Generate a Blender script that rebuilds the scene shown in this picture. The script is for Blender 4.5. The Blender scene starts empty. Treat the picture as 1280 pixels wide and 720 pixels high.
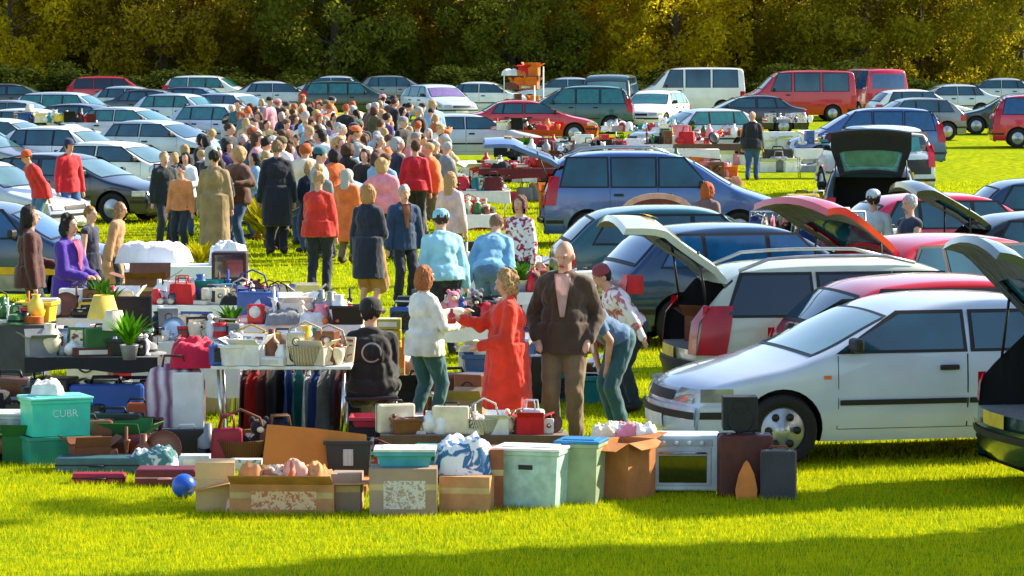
import bpy, bmesh, math, random
import numpy as np
from mathutils import Vector, Matrix, noise
R = math.radians
rng = random.Random(7)
C = bpy.context.scene.collection
F = 4500.0; CAMH = 3.45; HZ = 60.0
SUN_AZ = 24.0; SUN_EL = 33.0

def gz(x, y):                      # the field rises very gently towards the wood
    t = max(0.0, y - 77.0)
    return 0.0118 * t * t / (t + 6.0)
def G(px, s):                      # ground point seen at picture column px where one metre spans s pixels
    y = F / s; x = (px - 640.0) / s
    return Vector((x, y, gz(x, y)))
def s_roof(py, h):                 # scale at which a height h above the ground is seen at row py
    best = None; s = 200.0
    while s > 24:
        y = F / s; v = HZ + (CAMH - h - gz(0, y)) * s
        if best is None or abs(v - py) < best[0]: best = (abs(v - py), s)
        s -= 0.25
    return best[1]

def lin(c):
    o = []
    for v in c:
        v = v / 255.0
        o.append(v / 12.92 if v <= 0.04045 else ((v + 0.055) / 1.055) ** 2.4)
    return tuple(o)

MATS = {}
def nn(nt, t, **k):
    n = nt.nodes.new(t)
    for a, b in k.items():
        if a in n.inputs: n.inputs[a].default_value = b
        else: setattr(n, a, b)
    return n
def mat(name, col, rough=0.6, metal=0.0, kind='plain', var=0.12, scale=6.0, col2=None):
    """procedural material; col in sRGB 0..255"""
    key = (name, tuple(col), rough, metal, kind, var, scale, col2)
    if key in MATS: return MATS[key]
    m = bpy.data.materials.new(name); m.use_nodes = True
    nt = m.node_tree; nt.nodes.clear(); L = nt.links.new
    out = nn(nt, 'ShaderNodeOutputMaterial'); p = nn(nt, 'ShaderNodeBsdfPrincipled')
    L(p.outputs[0], out.inputs[0])
    c = lin(col); p.inputs['Roughness'].default_value = rough; p.inputs['Metallic'].default_value = metal
    tc = nn(nt, 'ShaderNodeTexCoord')
    nz = nn(nt, 'ShaderNodeTexNoise'); nz.inputs['Scale'].default_value = scale; nz.inputs['Detail'].default_value = 4
    L(tc.outputs['Object'], nz.inputs['Vector'])
    mix = nn(nt, 'ShaderNodeMix', data_type='RGBA')
    c2 = lin(col2) if col2 else tuple(max(0, v * (1 - var * 2)) for v in c)
    c1 = c if col2 else tuple(min(1, v * (1 + var * .6)) for v in c)
    mix.inputs[6].default_value = (*c1, 1); mix.inputs[7].default_value = (*c2, 1)
    rp = nn(nt, 'ShaderNodeMapRange'); rp.inputs[1].default_value = 0.35; rp.inputs[2].default_value = 0.65
    L(nz.outputs[0], rp.inputs[0]); L(rp.outputs[0], mix.inputs[0]); L(mix.outputs[2], p.inputs['Base Color'])
    def bump(src, st, dist=0.01):
        b = nn(nt, 'ShaderNodeBump'); b.inputs['Strength'].default_value = st; b.inputs['Distance'].default_value = dist
        L(src, b.inputs['Height']); L(b.outputs[0], p.inputs['Normal'])
    if kind == 'cloth':
        n2 = nn(nt, 'ShaderNodeTexNoise'); n2.inputs['Scale'].default_value = 14; n2.inputs['Detail'].default_value = 3
        mp = nn(nt, 'ShaderNodeMapping'); mp.inputs['Scale'].default_value = (1, 1, .35)
        L(tc.outputs['Object'], mp.inputs[0]); L(mp.outputs[0], n2.inputs['Vector'])
        bump(n2.outputs[0], 0.7, 0.02); p.inputs['Sheen Weight'].default_value = 0.25; p.inputs['Roughness'].default_value = .85
    elif kind == 'card':
        w = nn(nt, 'ShaderNodeTexWave'); w.inputs['Scale'].default_value = 30; w.inputs['Distortion'].default_value = 1
        L(tc.outputs['Object'], w.inputs['Vector']); cz = nn(nt, 'ShaderNodeTexNoise'); cz.inputs['Scale'].default_value = 7; cz.inputs['Detail'].default_value = 6; L(tc.outputs['Object'], cz.inputs['Vector']); bump(cz.outputs[0], 0.55, .02)
        p.inputs['Roughness'].default_value = .85
    elif kind == 'print':          # printed / patterned surface in two colours
        v = nn(nt, 'ShaderNodeTexNoise'); v.inputs['Scale'].default_value = scale * .8; v.inputs['Detail'].default_value = 5; v.inputs['Distortion'].default_value = 1.2
        L(tc.outputs['Object'], v.inputs['Vector'])
        r2 = nn(nt, 'ShaderNodeMapRange'); r2.inputs[1].default_value = .50; r2.inputs[2].default_value = .56
        L(v.outputs[0], r2.inputs[0]); L(r2.outputs[0], mix.inputs[0])
    elif kind == 'stripe':
        w = nn(nt, 'ShaderNodeTexWave'); w.inputs['Scale'].default_value = scale; w.inputs['Distortion'].default_value = 3.0; w.inputs['Detail'].default_value = 3
        L(tc.outputs['Object'], w.inputs['Vector']); L(w.outputs[0], mix.inputs[0])
    elif kind == 'paint':
        p.inputs['Coat Weight'].default_value = 1.0; p.inputs['Coat Roughness'].default_value = 0.06
        mix.inputs[7].default_value = (*[v * .86 for v in c], 1); rp.inputs[1].default_value = .3; rp.inputs[2].default_value = .8
        nz.inputs['Scale'].default_value = 2.2
    elif kind == 'glass':
        p.inputs['Specular IOR Level'].default_value = .9; p.inputs['Coat Weight'].default_value = .6
        p.inputs['Coat Roughness'].default_value = .03
    elif kind == 'wood':
        w = nn(nt, 'ShaderNodeTexWave'); w.inputs['Scale'].default_value = 5; w.inputs['Distortion'].default_value = 6; w.inputs['Detail'].default_value = 3
        L(tc.outputs['Object'], w.inputs['Vector']); L(w.outputs[0], mix.inputs[0])
    MATS[key] = m
    return m

# ------------------------------------------------ mesh building
class MB:
    """collects shapes into one mesh"""
    def __init__(s): s.bm = bmesh.new(); s.mats = []
    def mi(s, m):
        if m is None: return 0
        if m not in s.mats: s.mats.append(m)
        return s.mats.index(m)
    def _fin(s, vs, m, M=None, smooth=False):
        if M is not None: bmesh.ops.transform(s.bm, matrix=M, verts=vs)
        i = s.mi(m)
        fs = {f for v in vs for f in v.link_faces}
        for f in fs: f.material_index = i; f.smooth = smooth
        return vs
    def box(s, c, d, m=None, rot=(0, 0, 0), bev=0.0, taper=1.0):
        r = bmesh.ops.create_cube(s.bm, size=1.0); vs = r['verts']
        for v in vs:
            k = taper if v.co.z < 0 else 1.0
            v.co = Vector((v.co.x * d[0] * k, v.co.y * d[1] * k, v.co.z * d[2]))
        if bev > 0:
            es = list({e for v in vs for e in v.link_edges})
            rb = bmesh.ops.bevel(s.bm, geom=es, offset=min(bev, min(d) * .45), segments=2, affect='EDGES', profile=.5)
            vs = list({v for f in rb['faces'] for v in f.verts} | {v for v in vs if v.is_valid})
        M = Matrix.Translation(Vector(c)) @ Matrix.Rotation(rot[2], 4, 'Z') @ Matrix.Rotation(rot[1], 4, 'Y') @ Matrix.Rotation(rot[0], 4, 'X')
        return s._fin(vs, m, M)
    def lathe(s, prof, m=None, c=(0, 0, 0), n=16, M=None, smooth=True, caps=True):
        rings = []
        for (r, z) in prof:
            rings.append([s.bm.verts.new((r * math.cos(2 * math.pi * k / n), r * math.sin(2 * math.pi * k / n), z)) for k in range(n)])
        for a, b in zip(rings, rings[1:]):
            for k in range(n):
                s.bm.faces.new((a[k], a[(k + 1) % n], b[(k + 1) % n], b[k]))
        if caps:
            s.bm.faces.new(list(reversed(rings[0]))); s.bm.faces.new(rings[-1])
        vs = [v for r in rings for v in r]
        T = Matrix.Translation(Vector(c)) @ (M or Matrix.Identity(4))
        return s._fin(vs, m, T, smooth)
    def tube(s, pts, r, m=None, n=8):
        pts = [Vector(p) for p in pts]
        rr = r if isinstance(r, (list, tuple)) else [r] * len(pts)
        rings = []
        for i, p in enumerate(pts):
            d = (pts[min(i + 1, len(pts) - 1)] - pts[max(i - 1, 0)]).normalized()
            u = d.cross(Vector((0, 0, 1)))
            if u.length < .05: u = d.cross(Vector((0, 1, 0)))
            u.normalize(); w = d.cross(u)
            rings.append([s.bm.verts.new(p + (u * math.cos(2 * math.pi * k / n) + w * math.sin(2 * math.pi * k / n)) * rr[i]) for k in range(n)])
        for a, b in zip(rings, rings[1:]):
            for k in range(n): s.bm.faces.new((a[k], a[(k + 1) % n], b[(k + 1) % n], b[k]))
        s.bm.faces.new(list(reversed(rings[0]))); s.bm.faces.new(rings[-1])
        return s._fin([v for q in rings for v in q], m, None, True)
    def ball(s, c, r, m=None, rot=(0, 0, 0), n=14):
        if not isinstance(r, (tuple, list)): r = (r, r, r)
        q = bmesh.ops.create_uvsphere(s.bm, u_segments=n, v_segments=max(6, n // 2 + 2), radius=1)
        M = Matrix.Translation(Vector(c)) @ Matrix.Rotation(rot[2], 4, 'Z') @ Matrix.Rotation(rot[1], 4, 'Y') @ Matrix.Rotation(rot[0], 4, 'X') @ Matrix.Diagonal((*r, 1))
        return s._fin(q['verts'], m, M, True)
    def prism(s, pts, t, m=None, M=None, smooth=False):
        """polygon in xz extruded along y by t (centred)"""
        a = [s.bm.verts.new((x, -t / 2, z)) for x, z in pts]; b = [s.bm.verts.new((x, t / 2, z)) for x, z in pts]
        n = len(pts)
        s.bm.faces.new(a); s.bm.faces.new(list(reversed(b)))
        for k in range(n): s.bm.faces.new((a[(k + 1) % n], a[k], b[k], b[(k + 1) % n]))
        return s._fin(a + b, m, M, smooth)
    def grid(s, f, nu, nv, m=None, smooth=True, thick=0.0):
        V = [[s.bm.verts.new(f(i / nu, j / nv)) for j in range(nv + 1)] for i in range(nu + 1)]
        fs = []
        for i in range(nu):
            for j in range(nv): fs.append(s.bm.faces.new((V[i][j], V[i + 1][j], V[i + 1][j + 1], V[i][j + 1])))
        vs = [v for r in V for v in r]
        if thick:
            r = bmesh.ops.solidify(s.bm, geom=fs, thickness=thick)
            vs += [v for v in r['geom'] if isinstance(v, bmesh.types.BMVert)]
        return s._fin(vs, m, None, smooth)
    def mesh(s, name):
        bmesh.ops.recalc_face_normals(s.bm, faces=s.bm.faces)
        me = bpy.data.meshes.new(name); s.bm.to_mesh(me); s.bm.free()
        for m in s.mats: me.materials.append(m)
        return me
    def build(s, name, parent=None, loc=None, rz=0.0):
        o = bpy.data.objects.new(name, s.mesh(name)); C.objects.link(o)
        if parent is not None: o.parent = parent
        if loc is not None: o.location = loc
        o.rotation_euler[2] = rz
        return o

USED = {}
def tag(o, label, cat, group=None, kind=None):
    o['label'] = label
    if cat: o['category'] = cat
    if group: o['group'] = group
    if kind: o['kind'] = kind
    return o
def root(name, loc=(0, 0, 0), rz=0.0):
    o = bpy.data.objects.new(name, None); C.objects.link(o); o.empty_display_size = .2
    o.location = loc; o.rotation_euler[2] = rz
    return o
KIDS = {}
def kids(o):
    return [c for c in o.children]
def copy_tree(o, parent=None, keep=None):
    c = o.copy(); C.objects.link(c); c.parent = parent
    if 'label' in c and parent is None:
        del c['label']
    for ch in list(o.children): copy_tree(ch, c, keep)
    return c
def setmat(o, i, m):
    i = min(i, len(o.material_slots) - 1)
    o.material_slots[i].link = 'OBJECT'; o.material_slots[i].material = m
def walk(o):
    yield o
    for c in o.children: yield from walk(c)
def part(o, nm):
    return [c for c in walk(o) if c.name.split('.')[0] == nm]
def kill(o):
    for c in list(o.children): kill(c)
    bpy.data.objects.remove(o)
# ------------------------------------------------ vehicles
BLACK = mat('black_trim', (22, 23, 25), .55)
TYRE = mat('tyre_rubber', (24, 24, 25), .85)
RIM = mat('alloy', (185, 188, 190), .3, .6)
SCREEN = mat('windscreen_glass', (80, 122, 124), .05, 0, 'glass', .25, 1.0)  # paler than the side glass: pale sky reflection put into the base colour
GLASS = mat('car_glass', (22, 76, 92), .06, 0, 'glass', .3, 1.2)
GLASSD = mat('dark_car_glass', (10, 26, 40), .06, 0, 'glass', .3, 1.2)
LAMPG = mat('headlamp_glass', (186, 186, 176), .08, .5, 'plain', .12, 9)
REDL = mat('red_lamp', (190, 8, 30), .18)
PLATEW = mat('white_plate', (235, 235, 228), .5)
PLATEY = mat('yellow_plate', (225, 190, 40), .5)
INSIDE = mat('boot_lining', (18, 18, 20), .9, 0, 'cloth')

PROF = {
 'hatch':  dict(L=3.95, H=1.42, W=1.68, wb=(.78, 3.2), p=[(.06,.2),(.0,.32),(.0,.52),(.05,.66),(.25,.74),(1.0,.9),(1.72,1.33),(2.1,1.41),(2.8,1.41),(3.4,1.34),(3.82,.95),(3.93,.84),(3.95,.5),(3.92,.32),(3.86,.2)], ws=(1.03,1.66), rw=(3.44,3.8), sw=[(1.42,1.78,2.12,2.12),(2.18,2.18,2.92,2.92),(2.98,2.98,3.5,3.24)]),
 'saloon': dict(L=4.35, H=1.37, W=1.70, wb=(.85, 3.4), p=[(.06,.2),(.0,.3),(.0,.5),(.05,.63),(.25,.74),(1.02,.89),(1.86,1.28),(2.25,1.37),(2.95,1.37),(3.3,1.31),(3.82,.98),(4.26,.93),(4.34,.8),(4.35,.5),(4.33,.3),(4.27,.2)], ws=(1.05,1.80), rw=(3.34,3.8), sw=[(1.28,1.88,2.42,2.42),(2.52,2.52,3.16,3.08),(3.22,3.14,3.56,3.3)]),
 'estate': dict(L=4.45, H=1.46, W=1.72, wb=(.85, 3.5), p=[(.06,.2),(.0,.32),(.0,.54),(.05,.68),(.3,.78),(1.15,.94),(1.85,1.37),(2.2,1.45),(3.2,1.46),(4.0,1.40),(4.33,.98),(4.42,.9),(4.45,.5),(4.42,.32),(4.36,.2)], ws=(1.18,1.8), rw=(4.03,4.32), sw=[(1.58,1.92,2.38,2.38),(2.45,2.45,3.15,3.15),(3.25,3.25,4.12,3.92)]),
 'mpv':    dict(L=4.3, H=1.66, W=1.76, wb=(.82, 3.45), p=[(.06,.22),(.0,.34),(.0,.6),(.06,.76),(.25,.85),(.85,1.04),(1.65,1.53),(2.1,1.65),(3.2,1.66),(3.95,1.58),(4.2,1.08),(4.27,.98),(4.3,.5),(4.27,.34),(4.2,.22)], ws=(.9,1.6), rw=(3.99,4.19), sw=[(1.3,1.78,2.2,2.2),(2.28,2.28,3.05,3.05),(3.14,3.14,4.0,3.84)]),
 'van':    dict(L=4.6, H=1.95, W=1.85, wb=(.85, 3.6), p=[(.06,.24),(.0,.36),(.0,.7),(.07,.88),(.25,.98),(.75,1.15),(1.35,1.78),(1.75,1.93),(3.2,1.95),(4.42,1.92),(4.52,1.8),(4.6,1.0),(4.6,.5),(4.58,.36),(4.52,.24)], ws=(.8,1.3), rw=(4.52,4.58), sw=[(1.15,1.5,2.0,2.0),(2.15,2.15,3.1,3.1),(3.25,3.25,4.3,4.25)]),
}
def chaikin(p, n=2):
    for _ in range(n):
        q = [p[0]]
        for a, b in zip(p, p[1:]):
            q.append((a[0] * .78 + b[0] * .22, a[1] * .78 + b[1] * .22)); q.append((a[0] * .22 + b[0] * .78, a[1] * .22 + b[1] * .78))
        q.append(p[-1]); p = q
    return p
class Shape:
    def __init__(s, kind):
        d = PROF[kind]; s.d = d; s.L = d['L']; s.W2 = d['W'] / 2; s.H = d['H']
        s.prof = chaikin(d['p'], 2); s.z0 = d['p'][0][1]
        s.belt = .92 if kind in ('hatch', 'saloon', 'estate') else (1.02 if kind == 'mpv' else 1.12)
        s.tum = .34 if kind != 'van' else .12
    def hw(s, x):
        k = 1.0
        if x < 1.0: k -= .13 * (1 - x / 1.0) ** 2
        if x > s.L - .9: k -= .09 * ((x - s.L + .9) / .9) ** 2
        return s.W2 * k
    def y(s, x, z):
        w = s.hw(x)
        if z > s.belt: return w - .02 - s.tum * (z - s.belt) - .10 * (z - s.belt) ** 2
        if z > .58: return w - .02 * ((z - .58) / (s.belt - .58)) ** 2
        return w - .07 * ((.58 - z) / .4) ** 2
    def warp(s, x, y):
        t = (y / s.W2) ** 2
        if x < 2.0: return x + .17 * t * (1 - x / 2.0)
        if x > s.L - 1.6: return x - .11 * t * (x - s.L + 1.6) / 1.6
        return x
    def P(s, x, y, z): return Vector((s.L / 2 - s.warp(x, y), y, z))     # car frame: nose towards +x, origin mid car
    def ztop(s, x):
        for a, b in zip(s.prof, s.prof[1:]):
            if a[0] <= x <= b[0] and b[0] > a[0] and b[1] > .55: return a[1] + (b[1] - a[1]) * (x - a[0]) / (b[0] - a[0])
        return .6
    def xfront(s, z):
        for a, b in zip(s.prof, s.prof[1:]):
            if a[1] <= z <= b[1]: return a[0] + (b[0] - a[0]) * (z - a[1]) / max(1e-6, b[1] - a[1])
        return 0
    def xrear(s, z):
        for a, b in zip(reversed(s.prof), list(reversed(s.prof))[1:]):
            if a[1] <= z <= b[1]: return a[0] + (b[0] - a[0]) * (z - a[1]) / max(1e-6, b[1] - a[1])
        return s.L
    def side(s, x, z, sg, off):
        return s.P(x, sg * (s.y(x, z) + off), z)

def section(S, x, zt):
    r = .09 if zt > S.belt + .1 else .06
    r = min(r, max(.01, (zt - S.z0) * .5))
    yt = S.y(x, zt - r); pts = []
    for k in range(5):
        t = k / 5
        pts.append(((yt - r) * t, zt - .03 * t * t))
    zc = zt - .03
    for k in range(5):
        a = math.pi / 2 * k / 4
        pts.append((yt - r + r * math.sin(a), zc - r + r * math.cos(a)))
    zb = zc - r
    lv = 9
    for k in range(1, lv + 1):
        z = zb + (S.z0 - zb) * k / lv
        pts.append((S.y(x, z), z))
    return pts
def car_body_mesh(S, paint, open_boot, arch_r=.36):
    b = MB(); b.mi(paint); b.mi(BLACK); b.mi(INSIDE)
    rows = []
    for (x, z) in S.prof:
        sec = section(S, x, z)
        full = [(-y, zz) for y, zz in reversed(sec[1:])] + sec
        rows.append([b.bm.verts.new(S.P(x, y, zz)) for y, zz in full])
    for a, c in zip(rows, rows[1:]):
        for k in range(len(a) - 1): b.bm.faces.new((a[k], a[k + 1], c[k + 1], c[k]))
    # floor
    for a, c in zip(rows, rows[1:]): b.bm.faces.new((a[-1], a[0], c[0], c[-1]))
    b.bm.faces.new(rows[0]); b.bm.faces.new(list(reversed(rows[-1])))
    bmesh.ops.remove_doubles(b.bm, verts=b.bm.verts, dist=.0005)
    bmesh.ops.dissolve_degenerate(b.bm, dist=.0005, edges=b.bm.edges)
    for f in b.bm.faces: f.smooth = True
    o = b.build('body')
    cut = MB()
    wz = .30
    for wx in S.d['wb']:
        for sg in (1, -1):
            cut.lathe([(arch_r, -.16), (arch_r, .16)], BLACK, c=S.P(wx, 0, wz) + Vector((0, sg * (S.W2 - .09), 0)), n=32, M=Matrix.Rotation(R(90), 4, 'X'))
    xc = None
    if open_boot:
        zr = S.ztop(S.d['rw'][0] - .05) - .1
        xa = S.d['rw'][1] - .95
        c0 = S.P(xa, 0, 0).x; c1 = -S.L / 2 - .3
        cut.box(((c0 + c1) / 2, 0, (.60 + zr) / 2), (abs(c1 - c0), 2 * S.W2 - .36, zr - .60), INSIDE)
    oc = cut.build('cutter')
    md = o.modifiers.new('b', 'BOOLEAN'); md.object = oc; md.operation = 'DIFFERENCE'; md.solver = 'EXACT'
    dg = bpy.context.evaluated_depsgraph_get()
    me = bpy.data.meshes.new_from_object(o.evaluated_get(dg))
    me.materials.clear()
    for m in (paint, BLACK, INSIDE): me.materials.append(m)
    for p in me.polygons:
        c = p.center; idx = 0
        for wx in S.d['wb']:
            wc = S.P(wx, 0, wz)
            if abs(math.hypot(c.x - wc.x, c.z - wz) - arch_r) < .02 and abs(p.normal.y) < .5 and c.z < .8: idx = 1
            if math.hypot(c.x - wc.x, c.z - wz) < arch_r + .001 and abs(c.y) < S.W2 - .2 and abs(p.normal.y) > .8: idx = 1
        if open_boot and c.x < c0 + .005 and abs(c.y) < S.W2 - .178 and .595 < c.z < zr + .005:
            d = min(abs(c.x - c0), abs(abs(c.y) - (S.W2 - .18)), abs(c.z - .6), abs(c.z - zr))
            if d < .004: idx = 2
        if c.z < S.z0 + .02: idx = 1
        p.material_index = idx
    bpy.data.objects.remove(o); bpy.data.objects.remove(oc)
    try: me.set_sharp_from_angle(angle=R(38))
    except Exception: pass
    return me
def quad_side(b, S, q, z0, z1, sg, off, m, n=6):
    """window outline q = (x bottom front, x top front, x top rear, x bottom rear)"""
    xbf, xtf, xbr, xtr = q
    def f(u, v):
        z = z0 + (z1 - z0) * v
        xa = xbf + (xtf - xbf) * v; xb = xbr + (xtr - xbr) * v
        return S.side(xa + (xb - xa) * u, z, sg, off)
    b.grid(f, n, 4, m)
def patch_end(b, S, y0, y1, z0, z1, off, m, rear=False, n=6):
    def f(u, v):
        z = z0 + (z1 - z0) * v; y = y0 + (y1 - y0) * u
        x = (S.xrear(z) + off) if rear else (S.xfront(z) - off)
        return S.P(x, y, z)
    b.grid(f, n, 3, m)
def patch_side(b, S, x0, x1, z0, z1, sg, off, m, n=5, k=0.0):
    def f(u, v):
        z = z0 + (z1 - z0) * v; x = x0 + (x1 - x0) * u + k * v
        return S.side(x, z, sg, off)
    b.grid(f, n, 3, m)
def car(kind, paint, detail=2, open_boot=False, rails=False, gate_ang=95, glass=GLASS, lower=None, rimmat=RIM, strip=False, arch_r=.36, vanwin=True, gate_glass=None):
    S = Shape(kind); d = S.d
    r = root('parked_car' if kind != 'van' else 'parked_van')
    body = bpy.data.objects.new('body', car_body_mesh(S, paint, open_boot, arch_r)); C.objects.link(body); body.parent = r
    zb = S.belt + .03
    zt = S.H - .13
    # windscreen / rear window follow the profile
    def screen(name, xa, xb, rear):
        b = MB()
        for mm, off, ins in ((BLACK, .003, .0), ((SCREEN if (not rear and glass is GLASS) else glass), .006, .035)):
            def f(u, v, off=off, ins=ins):
                x = xa + ins + (xb - xa - 2 * ins) * v; z = S.ztop(x)
                w = S.y(x, z - .09) - .10 - ins
                y = (2 * u - 1) * w
                t = abs(2 * u - 1) * .9
                p = S.P(x, y, z - .03 * t * t + off)
                p.x += (off if not rear else -off)
                return p
            b.grid(f, 10, 8, mm)
        return b.build(name, r)
    screen('windscreen', *d['ws'], False)
    if not open_boot and kind != 'van': screen('rear_window', *d['rw'], True)
    if kind == 'van':
        b = MB(); patch_end(b, S, -S.W2 * .72, S.W2 * .72, 1.15, 1.72, .006, glass, True)
        b.build('rear_window', r)
    sws = d['sw'] if (kind != 'van' or vanwin) else d['sw'][:1]
    for sg in (1, -1):
        for i, q in enumerate(sws):
            b = MB()
            quad_side(b, S, (q[0] - .04, q[1] - .03, q[2] + .035, q[3] + .03), zb - .025, zt + .03, sg, .002, BLACK)
            quad_side(b, S, q, zb, zt, sg, .006, glass)
            b.build('window', r)
    # wheels
    for wx in d['wb']:
        for sg in (1, -1):
            c = S.P(wx, 0, .30) + Vector((0, sg * (S.W2 - .10), 0))
            b = MB()
            Mr = Matrix.Rotation(R(-90 * sg), 4, 'X')
            b.lathe([(.19, -.095), (.27, -.1), (.298, -.075), (.302, 0), (.298, .075), (.27, .1), (.20, .085), (.19, .03)], TYRE, n=28, M=Mr, caps=False)
            w = b.build('wheel', r, c)
            if detail >= 1:
                b = MB()
                b.lathe([(.001, .0), (.195, .0), (.2, .05), (.18, .075), (.07, .055), (.05, .085), (.001, .088)], rimmat, n=28, M=Mr, caps=False)
                if detail >= 2:
                    for k in range(6):
                        a = 2 * math.pi * k / 6
                        b.lathe([(.033, .06), (.033, .078)], BLACK, c=Mr @ Vector((math.cos(a) * .125, math.sin(a) * .125, 0)), n=10, M=Mr)
                b.build('rim', w)
    # lamps, bumpers, plates
    zf = .56 if kind in ('hatch', 'saloon', 'estate') else .68
    for sg in (1, -1):
        b = MB()
        patch_end(b, S, sg * S.W2 * .46, sg * S.W2 * .80, zf - .03, zf + .08, .012, LAMPG)
        patch_side(b, S, .03, .30, zf - .02, zf + .09, sg, .008, LAMPG)
        b.build('headlight', r)
        b = MB()
        zl = (.62, .98) if kind in ('mpv', 'van', 'estate') else (.64, .86)
        if kind == 'mpv': zl = (.72, 1.22)
        if kind == 'estate': zl = (.56, 1.04)
        patch_end(b, S, sg * S.W2 * .72, sg * S.W2 * (.90 if kind != 'estate' else .93), zl[0], zl[1], .008, REDL, True)
        patch_side(b, S, S.L - (.20 if kind != 'estate' else .30), S.L - .008, zl[0], zl[1], sg, .009, REDL, k=-.09 if kind in ('mpv', 'estate') else 0)
        b.build('tail_light', r)
    bm_ = lower or paint
    for rear in (False, True):
        b = MB()
        w = S.W2 * .90
        patch_end(b, S, -w, w, .27, .50, .035, bm_, rear, 10)
        patch_end(b, S, -w, w, .40, .46, .045, BLACK, rear, 10)
        for sg in (1, -1):
            x0, x1 = (.02, .34) if not rear else (S.L - .34, S.L - .02)
            patch_side(b, S, x0, x1, .27, .50, sg, .02, bm_)
            patch_side(b, S, x0, x1, .40, .46, sg, .026, BLACK)
        b.build('bumper', r)
        if detail >= 1:
            b = MB(); patch_end(b, S, -.26, .26, .50 if rear and kind != 'van' else .30, .61 if rear and kind != 'van' else .41, .05 if not rear else .03, PLATEY if rear else PLATEW, rear)
            b.build('number_plate', r)
    b = MB(); patch_end(b, S, -S.W2 * .42, S.W2 * .42, zf - .03, zf + .05, .012, BLACK); b.build('grille', r)
    if detail >= 1:
        for sg in (1, -1):
            q = sws[0]; xm = q[0] + .12
            p = S.side(xm, S.belt + .08, sg, .10)
            b = MB(); b.box(p, (.09, .17, .12), BLACK, bev=.03, rot=(0, 0, R(8 * sg)))
            b.box(S.side(xm, S.belt + .03, sg, .03), (.06, .1, .03), BLACK)
            b.build('wing_mirror', r)
            # doors: shut lines with their handle
            segs = [(q[0] - .02 if kind == 'saloon' else q[0] - .10, q[2] + .03)]
            if kind != 'van' and len(sws) > 1: segs.append((q[2] + .035, sws[1][2] + .04))
            for (xa, xb) in segs:
                b = MB()
                for xx in (xa, xb): patch_side(b, S, xx - .0035, xx + .0035, .30, S.belt - .01, sg, .002, BLACK, n=1)
                patch_side(b, S, xa, xb,   .298, .303, sg, .002, BLACK, n=6)
                if strip or detail >= 1: patch_side(b, S, xa + .01, xb - .01, .50, .545, sg, .012, BLACK, n=6)
                dr = b.build('door', r)
                b = MB(); b.box(S.side(xb - .16, S.belt - .12, sg, .015), (.17, .03, .045), BLACK, bev=.012)
                b.build('handle', dr)
    if rails:
        for sg in (1, -1):
            b = MB()
            xs = [d['sw'][0][1] + .25 + (d['rw'][0] - d['sw'][0][1] - .35) * k / 6 for k in range(7)]
            pts = [S.P(x, sg * (S.y(x, S.H - .1) - .07), S.ztop(x) + (.055 if 0 < i < 6 else .0)) for i, x in enumerate(xs)]
            b.tube(pts, .018, RIM)
            b.build('roof_rail', r)
    if open_boot:
        xh = d['rw'][0] - .04; zh = S.ztop(xh)
        pts = [(xh, zh)] + [p for p in S.prof if p[0] > xh and p[1] > .62]
        hinge = S.P(xh, 0, zh)
        g = root('tailgate'); g.parent = r; g.location = hinge
        def gp(x, z, y, off):
            return Vector((-(x - xh) - off * .7, y, z - zh + off * .4))
        # resample
        n = 16; Ls = [0]
        for a, c in zip(pts, pts[1:]): Ls.append(Ls[-1] + math.hypot(c[0] - a[0], c[1] - a[1]))
        def at(t):
            l = t * Ls[-1]
            for i in range(len(pts) - 1):
                if Ls[i] <= l <= Ls[i + 1] + 1e-9:
                    k = (l - Ls[i]) / max(1e-9, Ls[i + 1] - Ls[i]); return (pts[i][0] + (pts[i + 1][0] - pts[i][0]) * k, pts[i][1] + (pts[i + 1][1] - pts[i][1]) * k)
            return pts[-1]
        def wid(t): return (S.W2 - .30) + .16 * min(1, t * 1.7)
        def surf(y0f, y1f, t0, t1, off, bow=.07):
            def f(u, v):
                t = t0 + (t1 - t0) * v; x, z = at(t); w = wid(t)
                yf = y0f + (y1f - y0f) * u
                return gp(x - bow * yf * yf, z, yf * w, off)
            return f
        b = MB()
        # frame: surround of the pane plus lower panel, solid 5 cm
        for (a0, a1, t0, t1) in ((-1, -.82, 0, .5), (.82, 1, 0, .5), (-.82, .82, 0, .07), (-1, 1, .5, 1)):
            V = b.grid(surf(a0, a1, t0, t1, 0), 6, 8, paint)
            b.grid(surf(a0, a1, t0, t1, -.06), 6, 8, INSIDE)
        for t in (0, 1):
            b.grid(lambda u, v, t=t: surf(-1, 1, t, t, -.06 * v)(u, 0), 6, 1, paint)
        for a in (-1, 1):
            b.grid(lambda u, v, a=a: surf(a, a, 0, 1, -.06 * v)(0, u), 12, 1, paint)
        gf = b.build('panel', g)
        b = MB(); b.grid(surf(-.83, .83, .06, .51, -.02), 8, 6, gate_glass or glass, thick=.006); b.build('pane', g)
        b = MB(); b.grid(surf(-.28, .28, .66, .76, .02), 4, 2, PLATEY, thick=.01); b.build('number_plate', g)
        g.rotation_euler = (0, R(gate_ang), 0)
        for sg in (1, -1):
            b = MB(); p0 = S.P(d['rw'][1] - .05, sg * (S.W2 - .2), .98)
            q = Matrix.Rotation(R(gate_ang), 3, 'Y') @ gp(*at(.45), sg * (S.W2 - .24), -.04) + hinge
            b.tube([p0, q], .012, BLACK); b.build('strut', r)
    return r
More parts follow.
